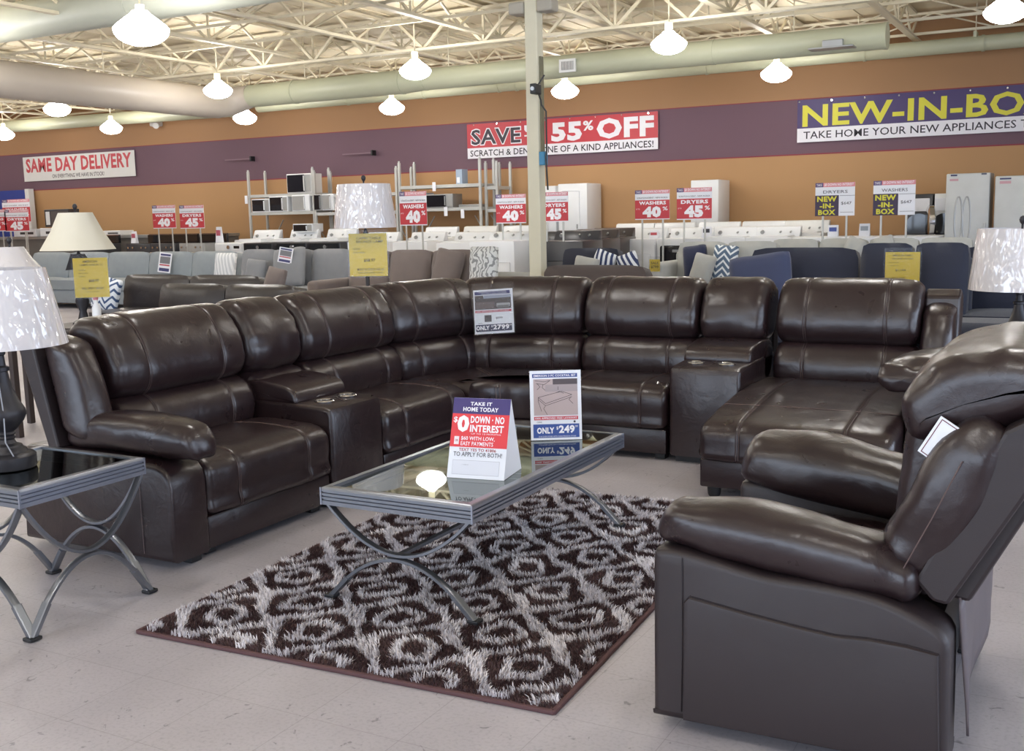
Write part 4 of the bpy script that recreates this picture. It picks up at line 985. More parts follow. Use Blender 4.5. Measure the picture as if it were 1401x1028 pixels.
pn2(.03, .55, .95, .87, '#4a4246'); pn2(.25, .80, .95, .87, '#9aa0b4', y=-.0009); pn2(.05, .57, .52, .72, '#6b5c5e', y=-.0009); pn2(.58, .60, .92, .68, '#a9a9ad', y=-.0009); pn2(.60, .57, .9, .63, '#6c6c70', y=-.0011)
pn2(.03, .48, .95, .53, '#b8485c'); tx2('100% APPROVED FREE LAYAWAY', .06, .49, .9, .52, WHT, 0)
pn2(.26, .27, .44, .42, '#4c4448'); tx2('$599', .55, .32, .72, .37, DK, .02); tx2('CODE', .1, .23, .2, .255, DK, 0)
pn2(.03, .05, .95, .21, '#2b2c50'); tx2('ONLY', .04, .085, .38, .185, WHT, .045); tx2('$', .42, .14, .46, .19, WHT, .02); tx2('2799', .47, .085, .88, .195, WHT, .04); tx2('99', .89, .15, .94, .19, WHT, 0)

# ------------------------------------------------------------------ appliances
def washer(label, X, Y, m=WHITE, kind='top', group=None, h=.94, con=1.08, w_=.69, dep=.66, lidm=None, rz=0):
    nm, ct = ('washing_machine', 'washer') if kind in ('top', 'front') else (('dryer', 'dryer') if kind in ('dryer', 'window') else ('range_cooker', 'stove'))
    t = thing(nm, label, ct, (X, Y, 0), rz, group); a = w_/2
    MB().rbox(-a, a, 0, dep, .02, h, .018).build('cabinet', m, t, smooth=.6)
    MB().box(-a+.03, a-.03, .03, dep-.03, 0, .03).build('foot_plinth', BLACK, t)
    dk = m is CHAR
    if kind in ('top', 'dryer', 'window'):
        MB().prism([(dep-.15, h-.005), (dep-.07, con), (dep-.0, con+.012), (dep, h-.005)], -a+.01, a-.01, 'x').build('console', m if not dk else CHAR, t, bevel=.012, smooth=.6)
        for x, r in ((-.22, .028), (.05, .014), (.2, .014)):
            MB().tube([(x, dep-.115, h+.07), (x, dep-.15, h+.06)], r, 12).build('knob', GREYMET, t)
    if kind == 'top':
        MB().rbox(-a+.07, a-.07, .06, dep-.2, h-.002, h+.018, .012).build('lid', lidm or m, t, smooth=.6)
    if kind == 'dryer':
        MB().rbox(-a+.09, a-.06, -.012, 0, .25, .72, .02).build('door', m, t, smooth=.6); MB().tube([(-a+.13, -.014, .67), (-a+.13, -.03, .67)], .02, 12).build('handle', BLACK, t)
    if kind == 'window':
        MB().rbox(-a+.06, a-.06, -.015, 0, .22, .84, .03).build('door', SMOKE, t, smooth=.6); MB().rbox(-.1, .1, -.02, -.014, .74, .78, .004).build('badge', GREYMET, t)
    if kind == 'front':
        MB().rbox(-a+.015, a-.015, -.012, 0, h-.15, h-.012, .008).build('control_panel', WHITE if not dk else SMOKE, t)
        MB().tube([(.02, -.012, h-.08), (.02, -.035, h-.08)], .035, 18).build('knob', CHROME, t)
        MB().box(.14, .28, -.0145, -.012, h-.105, h-.055).build('display', SMOKE, t)
        MB().tube([(0, 0, .50), (0, -.03, .50)], .235, 28).build('door_ring', CHROME if dk else GREYMET, t, smooth=.6); MB().tube([(0, -.028, .50), (0, -.045, .50)], .18, 28).build('door_glass', SMOKE, t, smooth=.6)
    if kind == 'range':
        MB().prism([(dep-.06, h), (dep-.06, h+.16), (dep, h+.18), (dep, h)], -a, a, 'x').build('backguard', SMOKE, t)
        MB().box(-a+.01, a-.01, .02, dep-.07, h, h+.008).build('cooktop', SMOKE, t)
        MB().rbox(-a+.04, a-.04, -.02, 0, .28, .72, .01).build('oven_door', SMOKE, t); MB().tube([(-a+.06, -.06, .76), (a-.06, -.06, .76)], .012, 8).build('handle', CHROME, t)
        for x in (-.25, -.12, .12, .25): MB().tube([(x, -.0, .86), (x, -.03, .86)], .02, 10).build('knob', CHROME, t)
    return t
def pxX(x, Y, y=330): return at(x, y, Y).x
def slotlab(k, px):
    if px < 640: return ['third', 'second', 'first'][k] if k < 3 else ''
    return ''
FR = [  # centre px, Y, colour, kind, label
 (115, 15.6, CHAR, 'range', 'black range behind the cream bell lamp shade'), (188, 15.6, CHAR, 'range', 'black glossy range above the blue-grey sofa, left of its pair'),
 (222, 15.6, CHAR, 'range', 'black glossy range under the WASHERS 40% sign at left'), (262, 15.6, GREYMET, 'range', 'grey steel range under the left DRYERS 45% sign'),
 (312, 15.4, WHITE, 'front', 'white front-load washer with round black door left of the steel shelving'),
 (352, 15.2, CHAR, 'front', 'black front-load washer below the left end of the shelving'), (398, 15.2, CHAR, 'front', 'black front-load washer below the microwaves'), (444, 15.2, CHAR, 'front', 'black front-load washer left of the middle lamp'),
 (497, 15.2, WHITE, 'top', 'white top-load washer directly behind the middle lamp shade'), (560, 14.8, WHITE, 'top', 'white top-load washer under the middle WASHERS 40% sign'),
 (622, 14.2, WHITE, 'top', 'white top-load washer right of the middle WASHERS 40% sign'),
 (866, 15.2, WHITE, 'dryer', 'white dryer with square door and black knob, right of the dark dryers'), (929, 15.2, WHITE, 'window', 'white dryer with a big black window, next to the grey loveseat'),
 (990, 15.4, WHITE, 'top', 'white top-load washer right of the black-window dryer'), (1050, 15.4, WHITE, 'top', 'white top-load washer above the herringbone pillow sofa, right one'),
 (1118, 15.2, WHITE, 'front', 'white front-load washer under the navy DRYERS new-in-box sign'), (1183, 15.2, WHITE, 'front', 'white front-load washer left under the WASHERS new-in-box sign'), (1247, 15.25, WHITE, 'front', 'white front-load washer right under the WASHERS new-in-box sign')]
for px, Y, m, k, lb in FR: washer(lb, pxX(px, Y), Y, m, k)
washer('large white dryer with its plain white side towards the striped pillow', pxX(672, 12.6), 12.6, WHITE, 'dryer', h=1.0, con=1.10)
washer('charcoal dryer just left of the cream column', pxX(716, 13.3)-.05, 13.5, CHAR, 'dryer')
BROWNM = mat('bronze_enamel', '#4b4442', .3)
for i, (px, Y) in enumerate([(765, 13.0), (793, 13.9), (818, 14.8)]):
    washer('%s dark bronze washer or dryer right of the cream column' % ['nearest', 'middle', 'farthest'][i], pxX(px, Y), Y, CHAR if i == 0 else BROWNM, 'dryer' if i == 0 else 'top', h=.98, con=1.10)
# rear row against the wall
RR = [(338, 'left of the shelving post'), (390, 'below the lowest microwave'), (442, 'under the bare right bay'), (580, 'left of the mid shelf legs'), (634, 'below the empty shelf'), (690, 'behind the second WASHERS 40% sign'), (850, 'left of the third WASHERS 40% sign'), (905, 'below the third WASHERS 40% sign'), (968, 'below the third DRYERS 45% sign'), (1030, 'right of the third DRYERS 45% sign'), (1091, 'left of the new-in-box DRYERS sign')]
for i, (px, lb) in enumerate(RR):
    washer('top-load washer in the row along the back wall, '+lb, pxX(px, 16.05, 318), 16.05, WHITE if i not in (4, 10) else WHITE2, 'top', h=.98, con=1.15, lidm=CHAR if i in (5, 7, 9) else None)
# wall-side units
def dryer_high(label, x0, x1, ytop, Y, door=True, h0=.0):
    a, b_ = at(x0, ytop, Y), at(x1, ytop, Y); W = b_.x-a.x; H = a.z
    t = thing('stacked_dryer', label, 'dryer', (a.x, Y, 0))
    MB().rbox(0, W, 0, .6, 0, .96, .015).build('lower_cabinet', WHITE, t, smooth=.6)
    MB().rbox(0, W, 0, .6, .965, H, .015).build('upper_cabinet', WHITE, t, smooth=.6)
    MB().rbox(.08, W-.14, -.012, 0, 1.02, H-.12, .02).build('door', WHITE, t, smooth=.6); MB().rbox(W-.2, W-.17, -.02, -.012, 1.08, 1.16, .004).build('handle', GREYMET, t)
    MB().rbox(.1, W-.1, -.012, 0, .15, .7, .02).build('door', WHITE, t, smooth=.6)
    return t
dryer_high('white stacked dryer by the wall right behind the DRYERS 45% sign', 763, 803, 252, 16.9)
dryer_high('white stacked washer and dryer just right of the column, left of its twin', 739, 760, 255, 16.95)
dryer_high('tall white stacked unit behind the third DRYERS 45% sign', 945, 983, 247, 16.9)
def freezer(label, x0, x1, ytop, Y, stickers=((.1, .9, .25, .96, '#3b3c64'), (.08, .72, .28, .80, '#c99aa2'), (.8, .92, .92, .98, '#55586a'))):
    a, b_ = at(x0, ytop, Y), at(x1, ytop, Y); W = b_.x-a.x; H = a.z
    t = thing('upright_freezer', label, 'freezer', (a.x, Y, 0)); fm_ = mat('freezer_white', '#c9cbc9', .35)
    MB().rbox(0, W, .06, .62, .05, H, .01).build('cabinet', fm_, t); MB().rbox(0, W, -.0, .055, .08, H-.003, .015).build('door', fm_, t, smooth=.6)
    MB().box(.02, W-.02, .05, .6, 0, .06).build('plinth', BLACK, t); MB().rbox(W-.06, W-.03, -.03, 0, .8, 1.1, .008).build('handle', fm_, t)
    for x_0, z_0, x_1, z_1, c in stickers: panel(t, x_0*W, H*.8+z_0*.2*H-.0, x_1*W, H*.8+z_1*.2*H, c, -.001, 'sticker')
freezer('tall white upright freezer with small stickers, left of its twin by the right lamp', 1295, 1355, 238, 15.6)
freezer('tall white upright freezer partly hidden by the right lamp shade', 1362, 1425, 241, 15.6, ((.1, .86, .35, .92, '#3b3c64'), (.1, .7, .35, .8, '#c99aa2'), (.72, .8, .95, .9, '#3b3c64')))
# steel front loaders with open round doors
for i, (px, lb) in enumerate([(1259, 'dark front loader with open chrome door right of the new-in-box sign'), (1284, 'white front loader with open chrome door beside the freezer')]):
    X = pxX(px, 16.3, 300)+.1*i; t = thing('front_loader', lb, 'washer', (X, 16.3, 0)); mm = CHAR if i == 0 else WHITE
    MB().rbox(-.2, .2, 0, .6, .30, 1.50, .015).build('cabinet', mm, t, smooth=.6); MB().rbox(-.2, .2, 0, .6, 0, .295, .01).build('pedestal', mm, t)
    MB().tube([(-.02, -.0, 1.06), (-.02, -.02, 1.06)], .17, 24).build('drum_opening', SMOKE, t)
    MB().lathe([(.19, -.05), (.225, -.03), (.225, .03), (.18, .05), (.16, .03)], 28).build('round_door', CHROME, t, smooth=.8, loc=(.17, -.24, 1.12), rot=(0, PI/2, .25))
    MB().rbox(-.15, .12, -.01, .0, 1.26, 1.44, .005).build('notice', PAPER, t)
for i in range(2):
    q = at(1308+i*11, 372, 14.6); t = thing('boot_form', 'grey upright wire loop standing by the freezer, %s of two' % ['left', 'right'][i], 'display form', (q.x, 14.6, .8))
    q2 = at(1300, 298+i*4, 14.6)
    MB().tube([(0.045*math.sin(a), 0, .36+.28*math.cos(a)) for a in [2*PI*k/20 for k in range(21)]], .012, 6).build('loop', GREYMET, t)
    MB().rbox(-.05, .05, -.04, .04, -.8, 0, .01).build('stand', BLACK, t)

# ------------------------------------------------------------------ steel shelving with microwaves
def rack(label, x0, x1, ys, Y, ybot=350):
    a, b_ = at(x0, ys[0], Y), at(x1, ys[0], Y); W = b_.x-a.x
    t = thing('storage_rack', label, 'shelving', (a.x, Y, 0)); top = at(x0, ys[0]-(32 if W > 0 else 0), Y).z
    for x in (0, W):
        for y in (0, .5):
            p = MB().box(x-.022, x+.022, y-.02, y+.02, 0, top).build('upright', SHELF, t)
            MB().tube([(x, y, top), (x, y, top+.03)], .02, 8).build('cap', SHELF, p)
    zs = []
    for yy in ys:
        z = at(x0, yy, Y).z; zs.append(z)
        MB().rbox(0, W, -.01, .51, z-.06, z, .005).build('shelf', SHELF, t)
    MB().bar((.02, .5, .75), (.42, .5, 1.35), .03, .01).build('brace', SHELF, t); MB().bar((W-.02, .5, .75), (W-.42, .5, 1.35), .03, .01).build('brace', SHELF, t)
    return t, a.x, W, zs
YR_ = 16.75
t1, xa, Wa, za_ = rack('steel shelving unit holding microwaves, left of the middle lamp', 341, 429, (267, 291), YR_)
t2, xb, Wb, zb_ = rack('steel shelving bay directly behind the middle lamp shade', 431, 543, (267, 291), YR_)
t3, xc, Wc, zc_ = rack('steel shelving unit right of the middle lamp with nearly empty shelves', 547, 657, (255, 286), YR_)
t4, xd, Wd, zd_ = rack('steel shelving bay at the end right before the second WASHERS 40% sign', 665, 680, (255, 286), YR_+.1)
def microwave(label, x0, x1, y0, y1, Y=YR_-.02, m=WHITE, z=None, wrap=False):
    a, b_ = at(x0, y1, Y), at(x1, y0, Y); W = b_.x-a.x; H = b_.z-a.z; z = a.z if z is None else z
    t = thing('microwave', label, 'microwave', (a.x, Y, z))
    MB().rbox(0, W, 0, .34, 0, H, .01).build('housing', m, t)
    MB().rbox(.02, W*.74, -.012, .0, .02, H-.02, .005).build('door', SMOKE if not wrap else GREYMET, t)
    MB().rbox(W*.76, W-.01, -.008, 0, .02, H-.02, .004).build('keypad', GREYMET if not wrap else WHITE, t)
    MB().rbox(W*.72, W*.745, -.035, -.01, .04, H-.04, .004).build('handle', m, t)
lo = za_[1]
microwave('white microwave with black door, leftmost on the lower microwave shelf', 345, 368, 272, 291, z=lo)
microwave('white microwave with dark round window, second on the microwave shelf', 369, 393, 269, 291, z=lo)
microwave('plastic-wrapped white microwave, third on the microwave shelf', 400, 423, 268, 291, z=lo, wrap=True)
microwave('dark-sided microwave at the left of the bay behind the lamp', 430, 441, 268, 291, z=lo, m=GREYMET)
microwave('white boxed microwave right before the middle lamp shade', 441, 456, 268, 291, z=lo, wrap=True)
microwave('tall white microwave standing alone on the top shelf', 393, 425, 238, 266, z=za_[0], m=WHITE2)
microwave('white microwave standing low under the microwave shelf', 401, 427, 306, 318, Y=16.5, z=None)
microwave('grey microwave behind the middle WASHERS 40% sign on the shelf', 583, 619, 264, 284, z=zc_[1], m=GREYMET)
microwave('wrapped white microwave above the middle WASHERS 40% sign', 549, 580, 263, 285, z=zc_[1], wrap=True)
q = at(622, 252, YR_); bx = thing('blue_carton', 'blue and white carton standing on the top shelf right of the lamp', 'box', (q.x, YR_+.05, zc_[0]))
MB().rbox(0, .13, 0, .2, 0, .26, .004).build('carton_body', mat('pale_blue_card', '#9fb0c4', .6), bx); MB().box(.02, .08, -.002, 0, .02, .12).build('sticker', PAPER, bx)
for i, (px, yy) in enumerate([(337, 272), (594, 254), (610, 288), (633, 291)]):
    q = at(px, yy, YR_-.03); tg2 = thing('shelf_tag', ['white tag on the left shelving post', 'white tag hanging from the upper right shelf', 'white tag on the lower right shelf, left one', 'white tag on the lower right shelf, right one'][i], 'tag', (q.x, YR_-.035, q.z-.07))
    MB().box(-.035, .035, -.002, .002, -.03, .13).build('card', PAPER, tg2)
for i, (px, n) in enumerate([(600, 3), (640, 2)]):
    for k in range(n):
        q = at(px, 285, YR_); s_ = thing('oven_rack_tray', ['bottom', 'middle', 'top'][k]+' flat tray of the small pile on the lower right shelf'+(', left pile' if i == 0 else ', right pile'), 'tray', (q.x, YR_+.05, zc_[1]+k*.025+.001))
        MB().rbox(-.22, .22, 0, .3, 0, .022, .006).build('tray', GREYMET, s_)

# ------------------------------------------------------------------ red and navy appliance signs on posts
def post_sign(label, x0, y0, x1, y1, Y, kind, pct='40'):
    a, b_ = at(x0, y1, Y), at(x1, y0, Y); W = b_.x-a.x; H = b_.z-at(x1, y1, Y).z; zb = a.z
    t = thing('sale_sign', label, 'sale sign', (a.x, Y, zb), 0, 'sale signs on posts above the appliances')
    bd = MB().box(0, W, 0, .006, 0, H).build('board', PAPER, t)
    for x in (W*.2, W*.8): MB().box(x-.012, x+.012, .007, .02, -zb, H*.9).build('post', SHELF, t)
    P = lambda *q, y=-.001: panel(bd, q[0]*W, q[1]*H, q[2]*W, q[3]*H, q[4], y, t=.001)
    T = lambda s, x_0, z_0, x_1, z_1, m, bo=.02: text(s, x_0*W, z_0*H, x_1*W, z_1*H, m, bd, -.003, bo)
    P(0, .87, .2, 1, '#5a4a78'); P(.2, .87, 1, 1, '#d98a94'); T('$0 DOWN NO INTEREST', .23, .89, .97, .98, WHT, .02); T('TAKE', .03, .9, .17, .97, WHT, 0)
    if kind == 'new':
        T('DRYERS' if pct == 'D' else 'WASHERS', .2, .68, .82, .77, DK, .0)
        P(0, .0, .60, .62, '#3a2c48'); T('NEW', .05, .43, .55, .59, YEL, .04); T('-IN-', .12, .23, .48, .38, YEL, .04); T('BOX', .08, .03, .52, .19, YEL, .04)
        T('$647', .66, .32, .92, .42, DK, .0); P(.62, .60, 1, .61, '#4a4a58', y=-.002); P(.64, .10, .97, .11, '#4a4a58')
    else:
        T('SCRATCH & DENT - NEW IN BOX', .06, .71, .95, .76, DK, .0)
        P(.0, .03, 1, .66, '#c23b44'); T('WASHERS' if kind == 'W' else 'DRYERS', .12, .50, .9, .62, WHT, .04); T(pct, .22, .07, .76, .45, WHT, .07); T('%', .80, .30, .95, .43, WHT, .02); T('UP TO', .03, .34, .14, .38, WHT, 0)
for a in [('red WASHERS 40% sign just right of the middle lamp', 548, 262, 583, 309, 14.6, 'W', '40'), ('red WASHERS 40% sign just left of the cream column', 679, 266, 719, 306, 13.0, 'W', '40'),
          ('red DRYERS 45% sign just right of the cream column', 740, 263, 777, 304, 13.0, 'D', '45'), ('red WASHERS 40% sign below the SAVE banner right end', 869, 260, 916, 301, 14.6, 'W', '40'),
          ('red DRYERS 45% sign in front of the tall white stacked unit', 926, 257, 974, 301, 14.6, 'D', '45'), ('red WASHERS 40% sign on the far left against the ochre wall', 210, 281, 239, 313, 15.4, 'W', '40'),
          ('red DRYERS 45% sign on the far left against the ochre wall', 247, 281, 278, 313, 15.4, 'D', '45'), ('red 45% sign at the left edge of the picture', 8, 287, 38, 317, 15.0, 'D', '45'),
          ('red 45% sign cut by the left edge of the picture', -22, 287, 7, 317, 15.0, 'D', '45'), ('red sign reading 50 higher at the left edge by the blue panel', 5, 273, 40, 305, 16.4, 'W', '50'),
          ('navy and yellow new-in-box sign headed DRYERS', 1115, 250, 1170, 296, 14.9, 'new', 'D'), ('navy and yellow new-in-box sign headed WASHERS', 1194, 247, 1253, 295, 14.9, 'new', 'W')]: post_sign(*a)
# small tent notices on the machines
for i, (px, yy, Y, lb) in enumerate([(183, 318, 15.9, 'small white notice on the ranges right of the cream bell lamp'), (299, 312, 15.6, 'white bottle-shaped notice left of the shelving'), (1140, 310, 15.4, 'small blue and white notice below the DRYERS new-in-box sign'), (895, 318, 15.4, 'small white notice on the dryers beneath the WASHERS sign'), (967, 312, 15.6, 'small black and white notice beneath the DRYERS sign'), (1183, 308, 15.4, 'clear plastic cup stack between the new-in-box signs')]):
    q = at(px, yy, Y); t = thing('counter_notice', lb, 'notice', (q.x, Y, .94))
    H = max(.1, q.z-.94+.02); MB().prism([(-.03, 0), (.05, 0), (.01, H)], -.07, .07, 'x').build('card', PAPER, t); panel(t, -.05, H*.45, .05, H*.8, ['#b8596a', '#b8596a', '#4a5aa0', '#c2535c', '#3a3a44', '#98a0a8'][i], -.02)
q = at(60, 287, 16.9); t = thing('television', 'dark boxy screen on the wall counter left of the bell lamp', 'television', (q.x, 16.9, at(60, 311, 16.9).z)); H = q.z-at(60, 311, 16.9).z
MB().rbox(0, .82, 0, .3, 0, H, .01).build('housing', CHAR, t); MB().box(.05, .18, -.005, 0, .05, H-.05).build('side_stripe', WHITE, t); MB().box(.22, .80, -.004, 0, .04, H-.04).build('screen', mat('grey_screen', '#55504e', .4), t)
t = thing('wall_counter', 'long grey counter along the back wall at far left', 'counter', (pxX(0, 16.4)-1, 16.6, 0))
CWD = pxX(296, 16.6)-t.location.x
MB().rbox(0, CWD, 0, .7, 1.04, 1.10, .005).build('worktop', GREYMET, t); MB().box(.02, CWD-.02, .04, .68, 0, 1.04).build('base', mat('dark_grey_base', '#6b6864', .6), t)
for i, (x0, x1, y0, y1, lb, mm) in enumerate([(14, 43, 313, 324, 'white flat appliance left on the wall counter', WHITE), (50, 76, 310, 322, 'white slim appliance with dark slot on the wall counter', WHITE), (136, 158, 313, 320, 'folded white linen on the wall counter right of the bell lamp', WHITE2)]):
    a, b_ = at(x0, y1, 16.5), at(x1, y0, 16.5); t = thing('boxed_appliance', lb, 'appliance', (a.x, 16.6, 1.101)); W = b_.x-a.x; H = max(.06, b_.z-a.z)
    MB().rbox(0, W, 0, .4, 0, H, .01).build('housing', mm, t); MB().box(W*.3, W*.9, -.004, 0, H*.3, H*.6).build('slot', CHAR, t)

# ------------------------------------------------------------------ sofas behind
def fabric(name, c, rough=.9, sheen=.2):
    m = mat(name, c, rough, var=.10, scale=9, bump=.3, bscale=260); m.node_tree.nodes['Principled BSDF'].inputs['Sheen Weight'].default_value = sheen; return m
BLUEG = fabric('blue_grey_fabric', '#8f979c'); GREYF = fabric('grey_fabric', '#8a8c90'); LGREY = fabric('light_grey_fabric', '#a9aaa6'); TAUPE = fabric('taupe_fabric', '#7d716c'); NAVYF = fabric('navy_velvet', '#151b30', .75, .2); BROWNF = fabric('dark_brown_suede', '#4a3f3b', .8); NAVYP = fabric('navy_pillow_fabric', '#1d2544', .85); SLATE = fabric('slate_blue_fabric', '#323a58', .8)
def pattern(name, c0, c1, kind):
    if name in MATS: return MATS[name]
    m = mat(name, c0, .85, var=0); nt = m.node_tree; b = nt.nodes['Principled BSDF']; tc = [n for n in nt.nodes if n.type == 'TEX_COORD'][0]
    sp = nn(nt, 'ShaderNodeSeparateXYZ'); nt.links.new(tc.outputs['Object'], sp.inputs[0])
    def mth(op, a, b_=None, c_=None):
        q = nn(nt, 'ShaderNodeMath', operation=op)
        for i, v in enumerate((a, b_, c_)):
            if v is None: continue
            if isinstance(v, (int, float)): q.inputs[i].default_value = v
            else: nt.links.new(v, q.inputs[i])
        return q.outputs[0]
    if kind == 'chevron':
        z = mth('PINGPONG', mth('MULTIPLY', sp.outputs[0], 14.0), 1.0); v = mth('FRACT', mth('ADD', mth('MULTIPLY', sp.outputs[2], 13.0), mth('MULTIPLY', z, 1.0)))
        f = mth('GREATER_THAN', v, .62)
    elif kind == 'stripe':
        v = mth('FRACT', mth('ADD', mth('MULTIPLY', sp.outputs[0], 16.0), mth('MULTIPLY', sp.outputs[2], 5.0))); f = mth('GREATER_THAN', v, .5)
    else:
        nz = nn(nt, 'ShaderNodeTexNoise'); nz.inputs['Scale'].default_value = 9; nt.links.new(tc.outputs['Object'], nz.inputs['Vector'])
        v = mth('FRACT', mth('MULTIPLY_ADD', sp.outputs[0], 22.0, mth('MULTIPLY', nz.outputs[0], 5.0))); f = mth('GREATER_THAN', v, .6)
    q = nn(nt, 'ShaderNodeMix', data_type='RGBA'); nt.links.new(f, q.inputs[0]); q.inputs[6].default_value = rgb(c0); q.inputs[7].default_value = rgb(c1); nt.links.new(q.outputs[2], b.inputs['Base Color'])
    return m
HERR = pattern('herringbone_print', '#55687f', '#dfe4e6', 'chevron'); NSTR = pattern('navy_stripe_print', '#2f3b5f', '#d8dde2', 'stripe'); WAVY = pattern('wavy_print', '#d9dad8', '#8f9090', 'wavy'); GRLN = pattern('pale_wave_print', '#c8ccd0', '#e6e8ea', 'stripe'); DIAM = pattern('diamond_print', '#dfe3e8', '#40557a', 'chevron')
def sofa(name, label, cat, x0, x1, ytop, Y, m, n=3, seat_h=.44, D=.92, arms=(True, True), backw=None, puff=.25, htop=None, rz=0, W=None, armh=.60, leather_=False):
    a = at(x0, ytop, Y+.45); b_ = at(x1, ytop, Y+.45)
    W = W or (b_.x-a.x); top = htop or a.z
    t = thing(name, label, cat, (a.x, Y, 0), rz)
    MB().rbox(0, W, .05, D, .08, seat_h-.14, .03).build('base', m, t, smooth=.6)
    aw = .16; xl = aw if arms[0] else 0; xr = W-(aw if arms[1] else 0); cw = (xr-xl)/n
    for i in range(n):
        cushion(cw-.01, .20, .62, .25, 6).build('seat_cushion', m, t, smooth=1.2, loc=(xl+cw*(i+.5), .33, seat_h-.06), rot=(PI/2, 0, 0))
        hb = top-seat_h+.06
        cushion(cw-.01, .26, hb, .35, 6, wr=.01, seed=i).build('back_cushion', m, t, smooth=1.2, loc=(xl+cw*(i+.5), .62, seat_h-.05+hb/2), rot=(math.radians(-10), 0, 0))
    MB().rbox(xl*.3, W-(W-xr)*.3, D-.14, D, .1, top-.10, .04).build('back_frame', m, t, smooth=.6)
    for k, s in enumerate((0, 1)):
        if arms[k]: MB().rbox(0 if s == 0 else W-aw, aw if s == 0 else W, .0, D, .08, armh, .05, 3).build('arm', m, t, smooth=.8)
    for x in (.06, W-.1):
        for y in (.08, D-.12): MB().box(x, x+.04, y, y+.04, 0, .09).build('foot', BLACK, t)
    return t
def pillow(label, cx, cy, size_px, Y, m, rot=0, tilt=-12, sz=None, w_=None):
    q = at(cx, cy, Y); s = sz or size_px/1474*(q-Vector((0, 0, EYE))).length
    w_ = w_ or s; top = q.z+s/2; s = top-.44; q.z = .44+s/2
    t = thing('throw_pillow', label, 'pillow', q); t.rotation_euler = (math.radians(tilt), math.radians(rot), 0)
    cushion((w_ or s), .15, s, .75, 8, .10, cx, .01).build('cover', m, t, smooth=2); return t
sofa('sectional_sofa', 'long blue-grey fabric sofa behind the cream bell lamp', 'sofa', 36, 318, 344, 11.9, BLUEG, 5, D=.95, arms=(False, False), htop=.87)
sofa('grey_sofa', 'light grey fabric sofa with loose pillows left of the middle lamp', 'sofa', 322, 470, 336, 10.9, GREYF, 3, arms=(False, False), htop=.93)
sofa('leather_loveseat', 'black-brown leather loveseat just behind the left run of the sectional', 'sofa', 158, 345, 377, 7.5, LEA2, 2, arms=(False, False), htop=.79)
sofa('leather_loveseat', 'brown leather loveseat back peeking over the left console', 'sofa', 205, 392, 402, 6.2, LEA2, 2, arms=(False, False), htop=.80)
sofa('taupe_sofa', 'taupe fabric sofa right behind the middle lamp', 'sofa', 452, 642, 342, 8.9, TAUPE, 3, arms=(True, False), htop=.98, armh=.7)
sofa('brown_recliner', 'dark brown suede chair back over the seat next to the corner', 'armchair', 735, 878, 364, 8.2, BROWNF, 1, arms=(False, False), htop=.86)
sofa('beige_sofa', 'beige fabric sofa low behind the price sheet, left of the column', 'sofa', 640, 740, 375, 8.6, LGREY, 1, arms=(False, False), htop=.77)
sofa('navy_recliner', 'navy blue recliner behind the column to its right', 'armchair', 764, 842, 347, 11.4, NAVYF, 1, arms=(False, False), htop=.90)
sofa('grey_loveseat', 'light grey loveseat with a square arm beside the black-window dryer', 'sofa', 905, 1060, 335, 11.6, LGREY, 2, arms=(True, False), htop=.96, armh=.76)
sofa('grey_sofa', 'light grey sofa back behind the navy sofa', 'sofa', 1052, 1330, 331, 12.4, LGREY, 4, arms=(False, False), htop=.96)
sofa('navy_sofa', 'navy velvet sofa behind the right console and chaise', 'sofa', 1020, 1172, 343, 8.3, NAVYF, 1, arms=(False, False), htop=1.00)
sofa('navy_recliner', 'tall navy velvet recliner carrying a yellow price sign', 'armchair', 1173, 1325, 336, 8.2, NAVYF, 2, arms=(False, False), htop=1.035)
sofa('navy_recliner', 'navy velvet recliner seen behind the right lamp base', 'armchair', 1318, 1470, 350, 8.6, NAVYF, 1, arms=(False, False), htop=1.0, seat_h=.50)
q = at(1352, 452, 7.2); t = thing('navy_ottoman', 'navy velvet footrest between the chaise wing and the right lamp', 'ottoman', (q.x, 7.2, 0))
cushion(.62, .55, .36, .3, 6).build('cushion', NAVYF, t, smooth=1.2, loc=(0, .25, .42), rot=(0, 0, 0)); MB().rbox(-.28, .28, .02, .5, .02, .3, .02).build('base', NAVYF, t)
P_ = [('white wavy-patterned pillow on the grey sofa, left of the middle lamp', 308, 361, 30, 12.25, GRLN, 0, -12, None, .42), ('grey pillow leaning on the grey sofa behind the paper label', 350, 372, 34, 11.25, GREYF, 5), ('tall grey pillow at the right of the grey sofa', 395, 358, 38, 11.25, GREYF, -6, -14, None, .55), ('brown folded throw pillow right above the armless left seat', 372, 380, 30, 7.9, TAUPE, 12),
      ('big white and grey wavy striped pillow left of the column', 661, 358, 44, 8.95, WAVY, 0, -6), ('navy and white striped pillow on the navy recliner', 822, 358, 32, 11.72, NSTR, 20), ('navy and white striped pillow beside the white dryer', 862, 360, 30, 11.7, NSTR, -20), ('beige pillow below the navy recliner', 800, 369, 36, 11.6, LGREY, 10),
      ('navy blue pillow on the light grey loveseat', 952, 352, 34, 12.0, NAVYP, -8), ('blue herringbone pillow on the light grey loveseat', 991, 352, 34, 11.95, HERR, 4), ('small grey pillow left of the herringbone pillow', 960, 362, 30, 11.8, LGREY, 14), ('slate blue pillow in front of the navy sofa', 1042, 370, 46, 8.6, SLATE, -8, -12, None, .52),
      ('taupe throw pillow to the right of the middle lamp', 610, 362, 44, 9.3, TAUPE, 10), ('diamond-print pillow beneath the yellow sign of the bell lamp', 146, 402, 44, 7.85, DIAM, 10), ('crumpled grey pillow at the left of the light grey sofa back', 1160, 336, 26, 12.8, LGREY, 25), ('grey pillow at the right of the light grey sofa back', 1215, 335, 26, 12.8, LGREY, -15)]
for a in P_: pillow(*a)
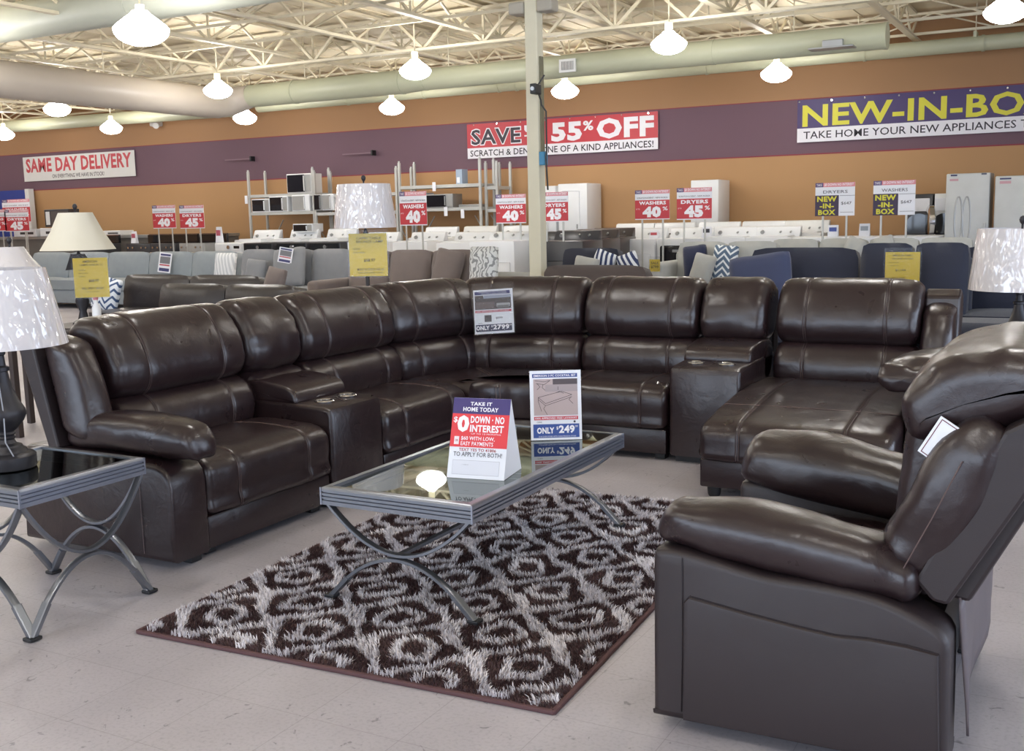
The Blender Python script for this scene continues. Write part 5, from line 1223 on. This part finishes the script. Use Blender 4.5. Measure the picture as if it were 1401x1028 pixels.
# labels hanging on the sofas behind
def sheet(label, x0, y0, x1, y1, Y, rot=0):
    a = at((x0+x1)/2, (y0+y1)/2, Y); W = (at(x1, y0, Y)-at(x0, y0, Y)).length; H = (at(x0, y0, Y)-at(x0, y1, Y)).length
    t = thing('price_sheet', label, 'price sheet', a); t.rotation_euler = (math.radians(-10), math.radians(rot), 0)
    bd = MB().box(-W/2, W/2, 0, .002, -H/2, H/2).build('sheet', PAPER, t)
    panel(bd, -W*.4, H*.34, W*.4, H*.44, '#3c3f70', -.0008, t=.001); panel(bd, -W*.4, -.05*H, W*.4, H*.3, '#77787e', -.0008, t=.001); panel(bd, -W*.4, -.16*H, W*.4, -.09*H, '#b9505c', -.0008, t=.001); panel(bd, -W*.4, -.44*H, W*.4, -.28*H, '#3c3f70', -.0008, t=.001)
    return t
sheet('white price sheet hanging on the blue-grey sofa', 217, 346, 234, 373, 12.3, 5)
sheet('white price sheet hanging on the light grey sofa near the lamp', 381, 339, 400, 360, 11.2, 8)
q = at(151, 378, 5.6); t = thing('spray_bottle', 'small pink-capped white bottle beside the yellow lamp sign', 'bottle', (q.x, 5.45, .60))
MB().lathe([(.03, 0), (.032, .02), (.032, .13), (.015, .17), (.014, .19)], 14).build('bottle_body', WHITE, t, smooth=True); MB().lathe([(.016, .19), (.02, .20), (.018, .25), (.006, .26)], 12).build('cap', mat('pink_plastic', '#e08a94', .5), t, smooth=True)
s0 = at(1234, 387, 8.58); s1 = at(1234, 345, 8.58)
yellow_sign('yellow price sign on the tall navy recliner', (s0.x, 8.58, s0.z), 0, .25, s1.z-s0.z, [('AMERICAN FAMILY', .2, .86, .8, .92, .01), ('RECLINER ON SALE', .2, .76, .8, .81, .01), ('SIZE', .1, .64, .4, .67, .0), ('NAVY', .15, .54, .4, .57, 0), ('$1,199', .3, .36, .6, .44, .02), ('MANY MORE', .2, .14, .6, .19, .0)])
s0 = at(753, 372, 8.4); yellow_sign('tiny yellow price sign by the dark dryers right of the column', (s0.x, 10.9, at(753, 371, 10.9).z), 0, .12, .13, [('SALE', .15, .6, .85, .8, .02), ('$799', .15, .25, .85, .5, .02)])
flush_texts()
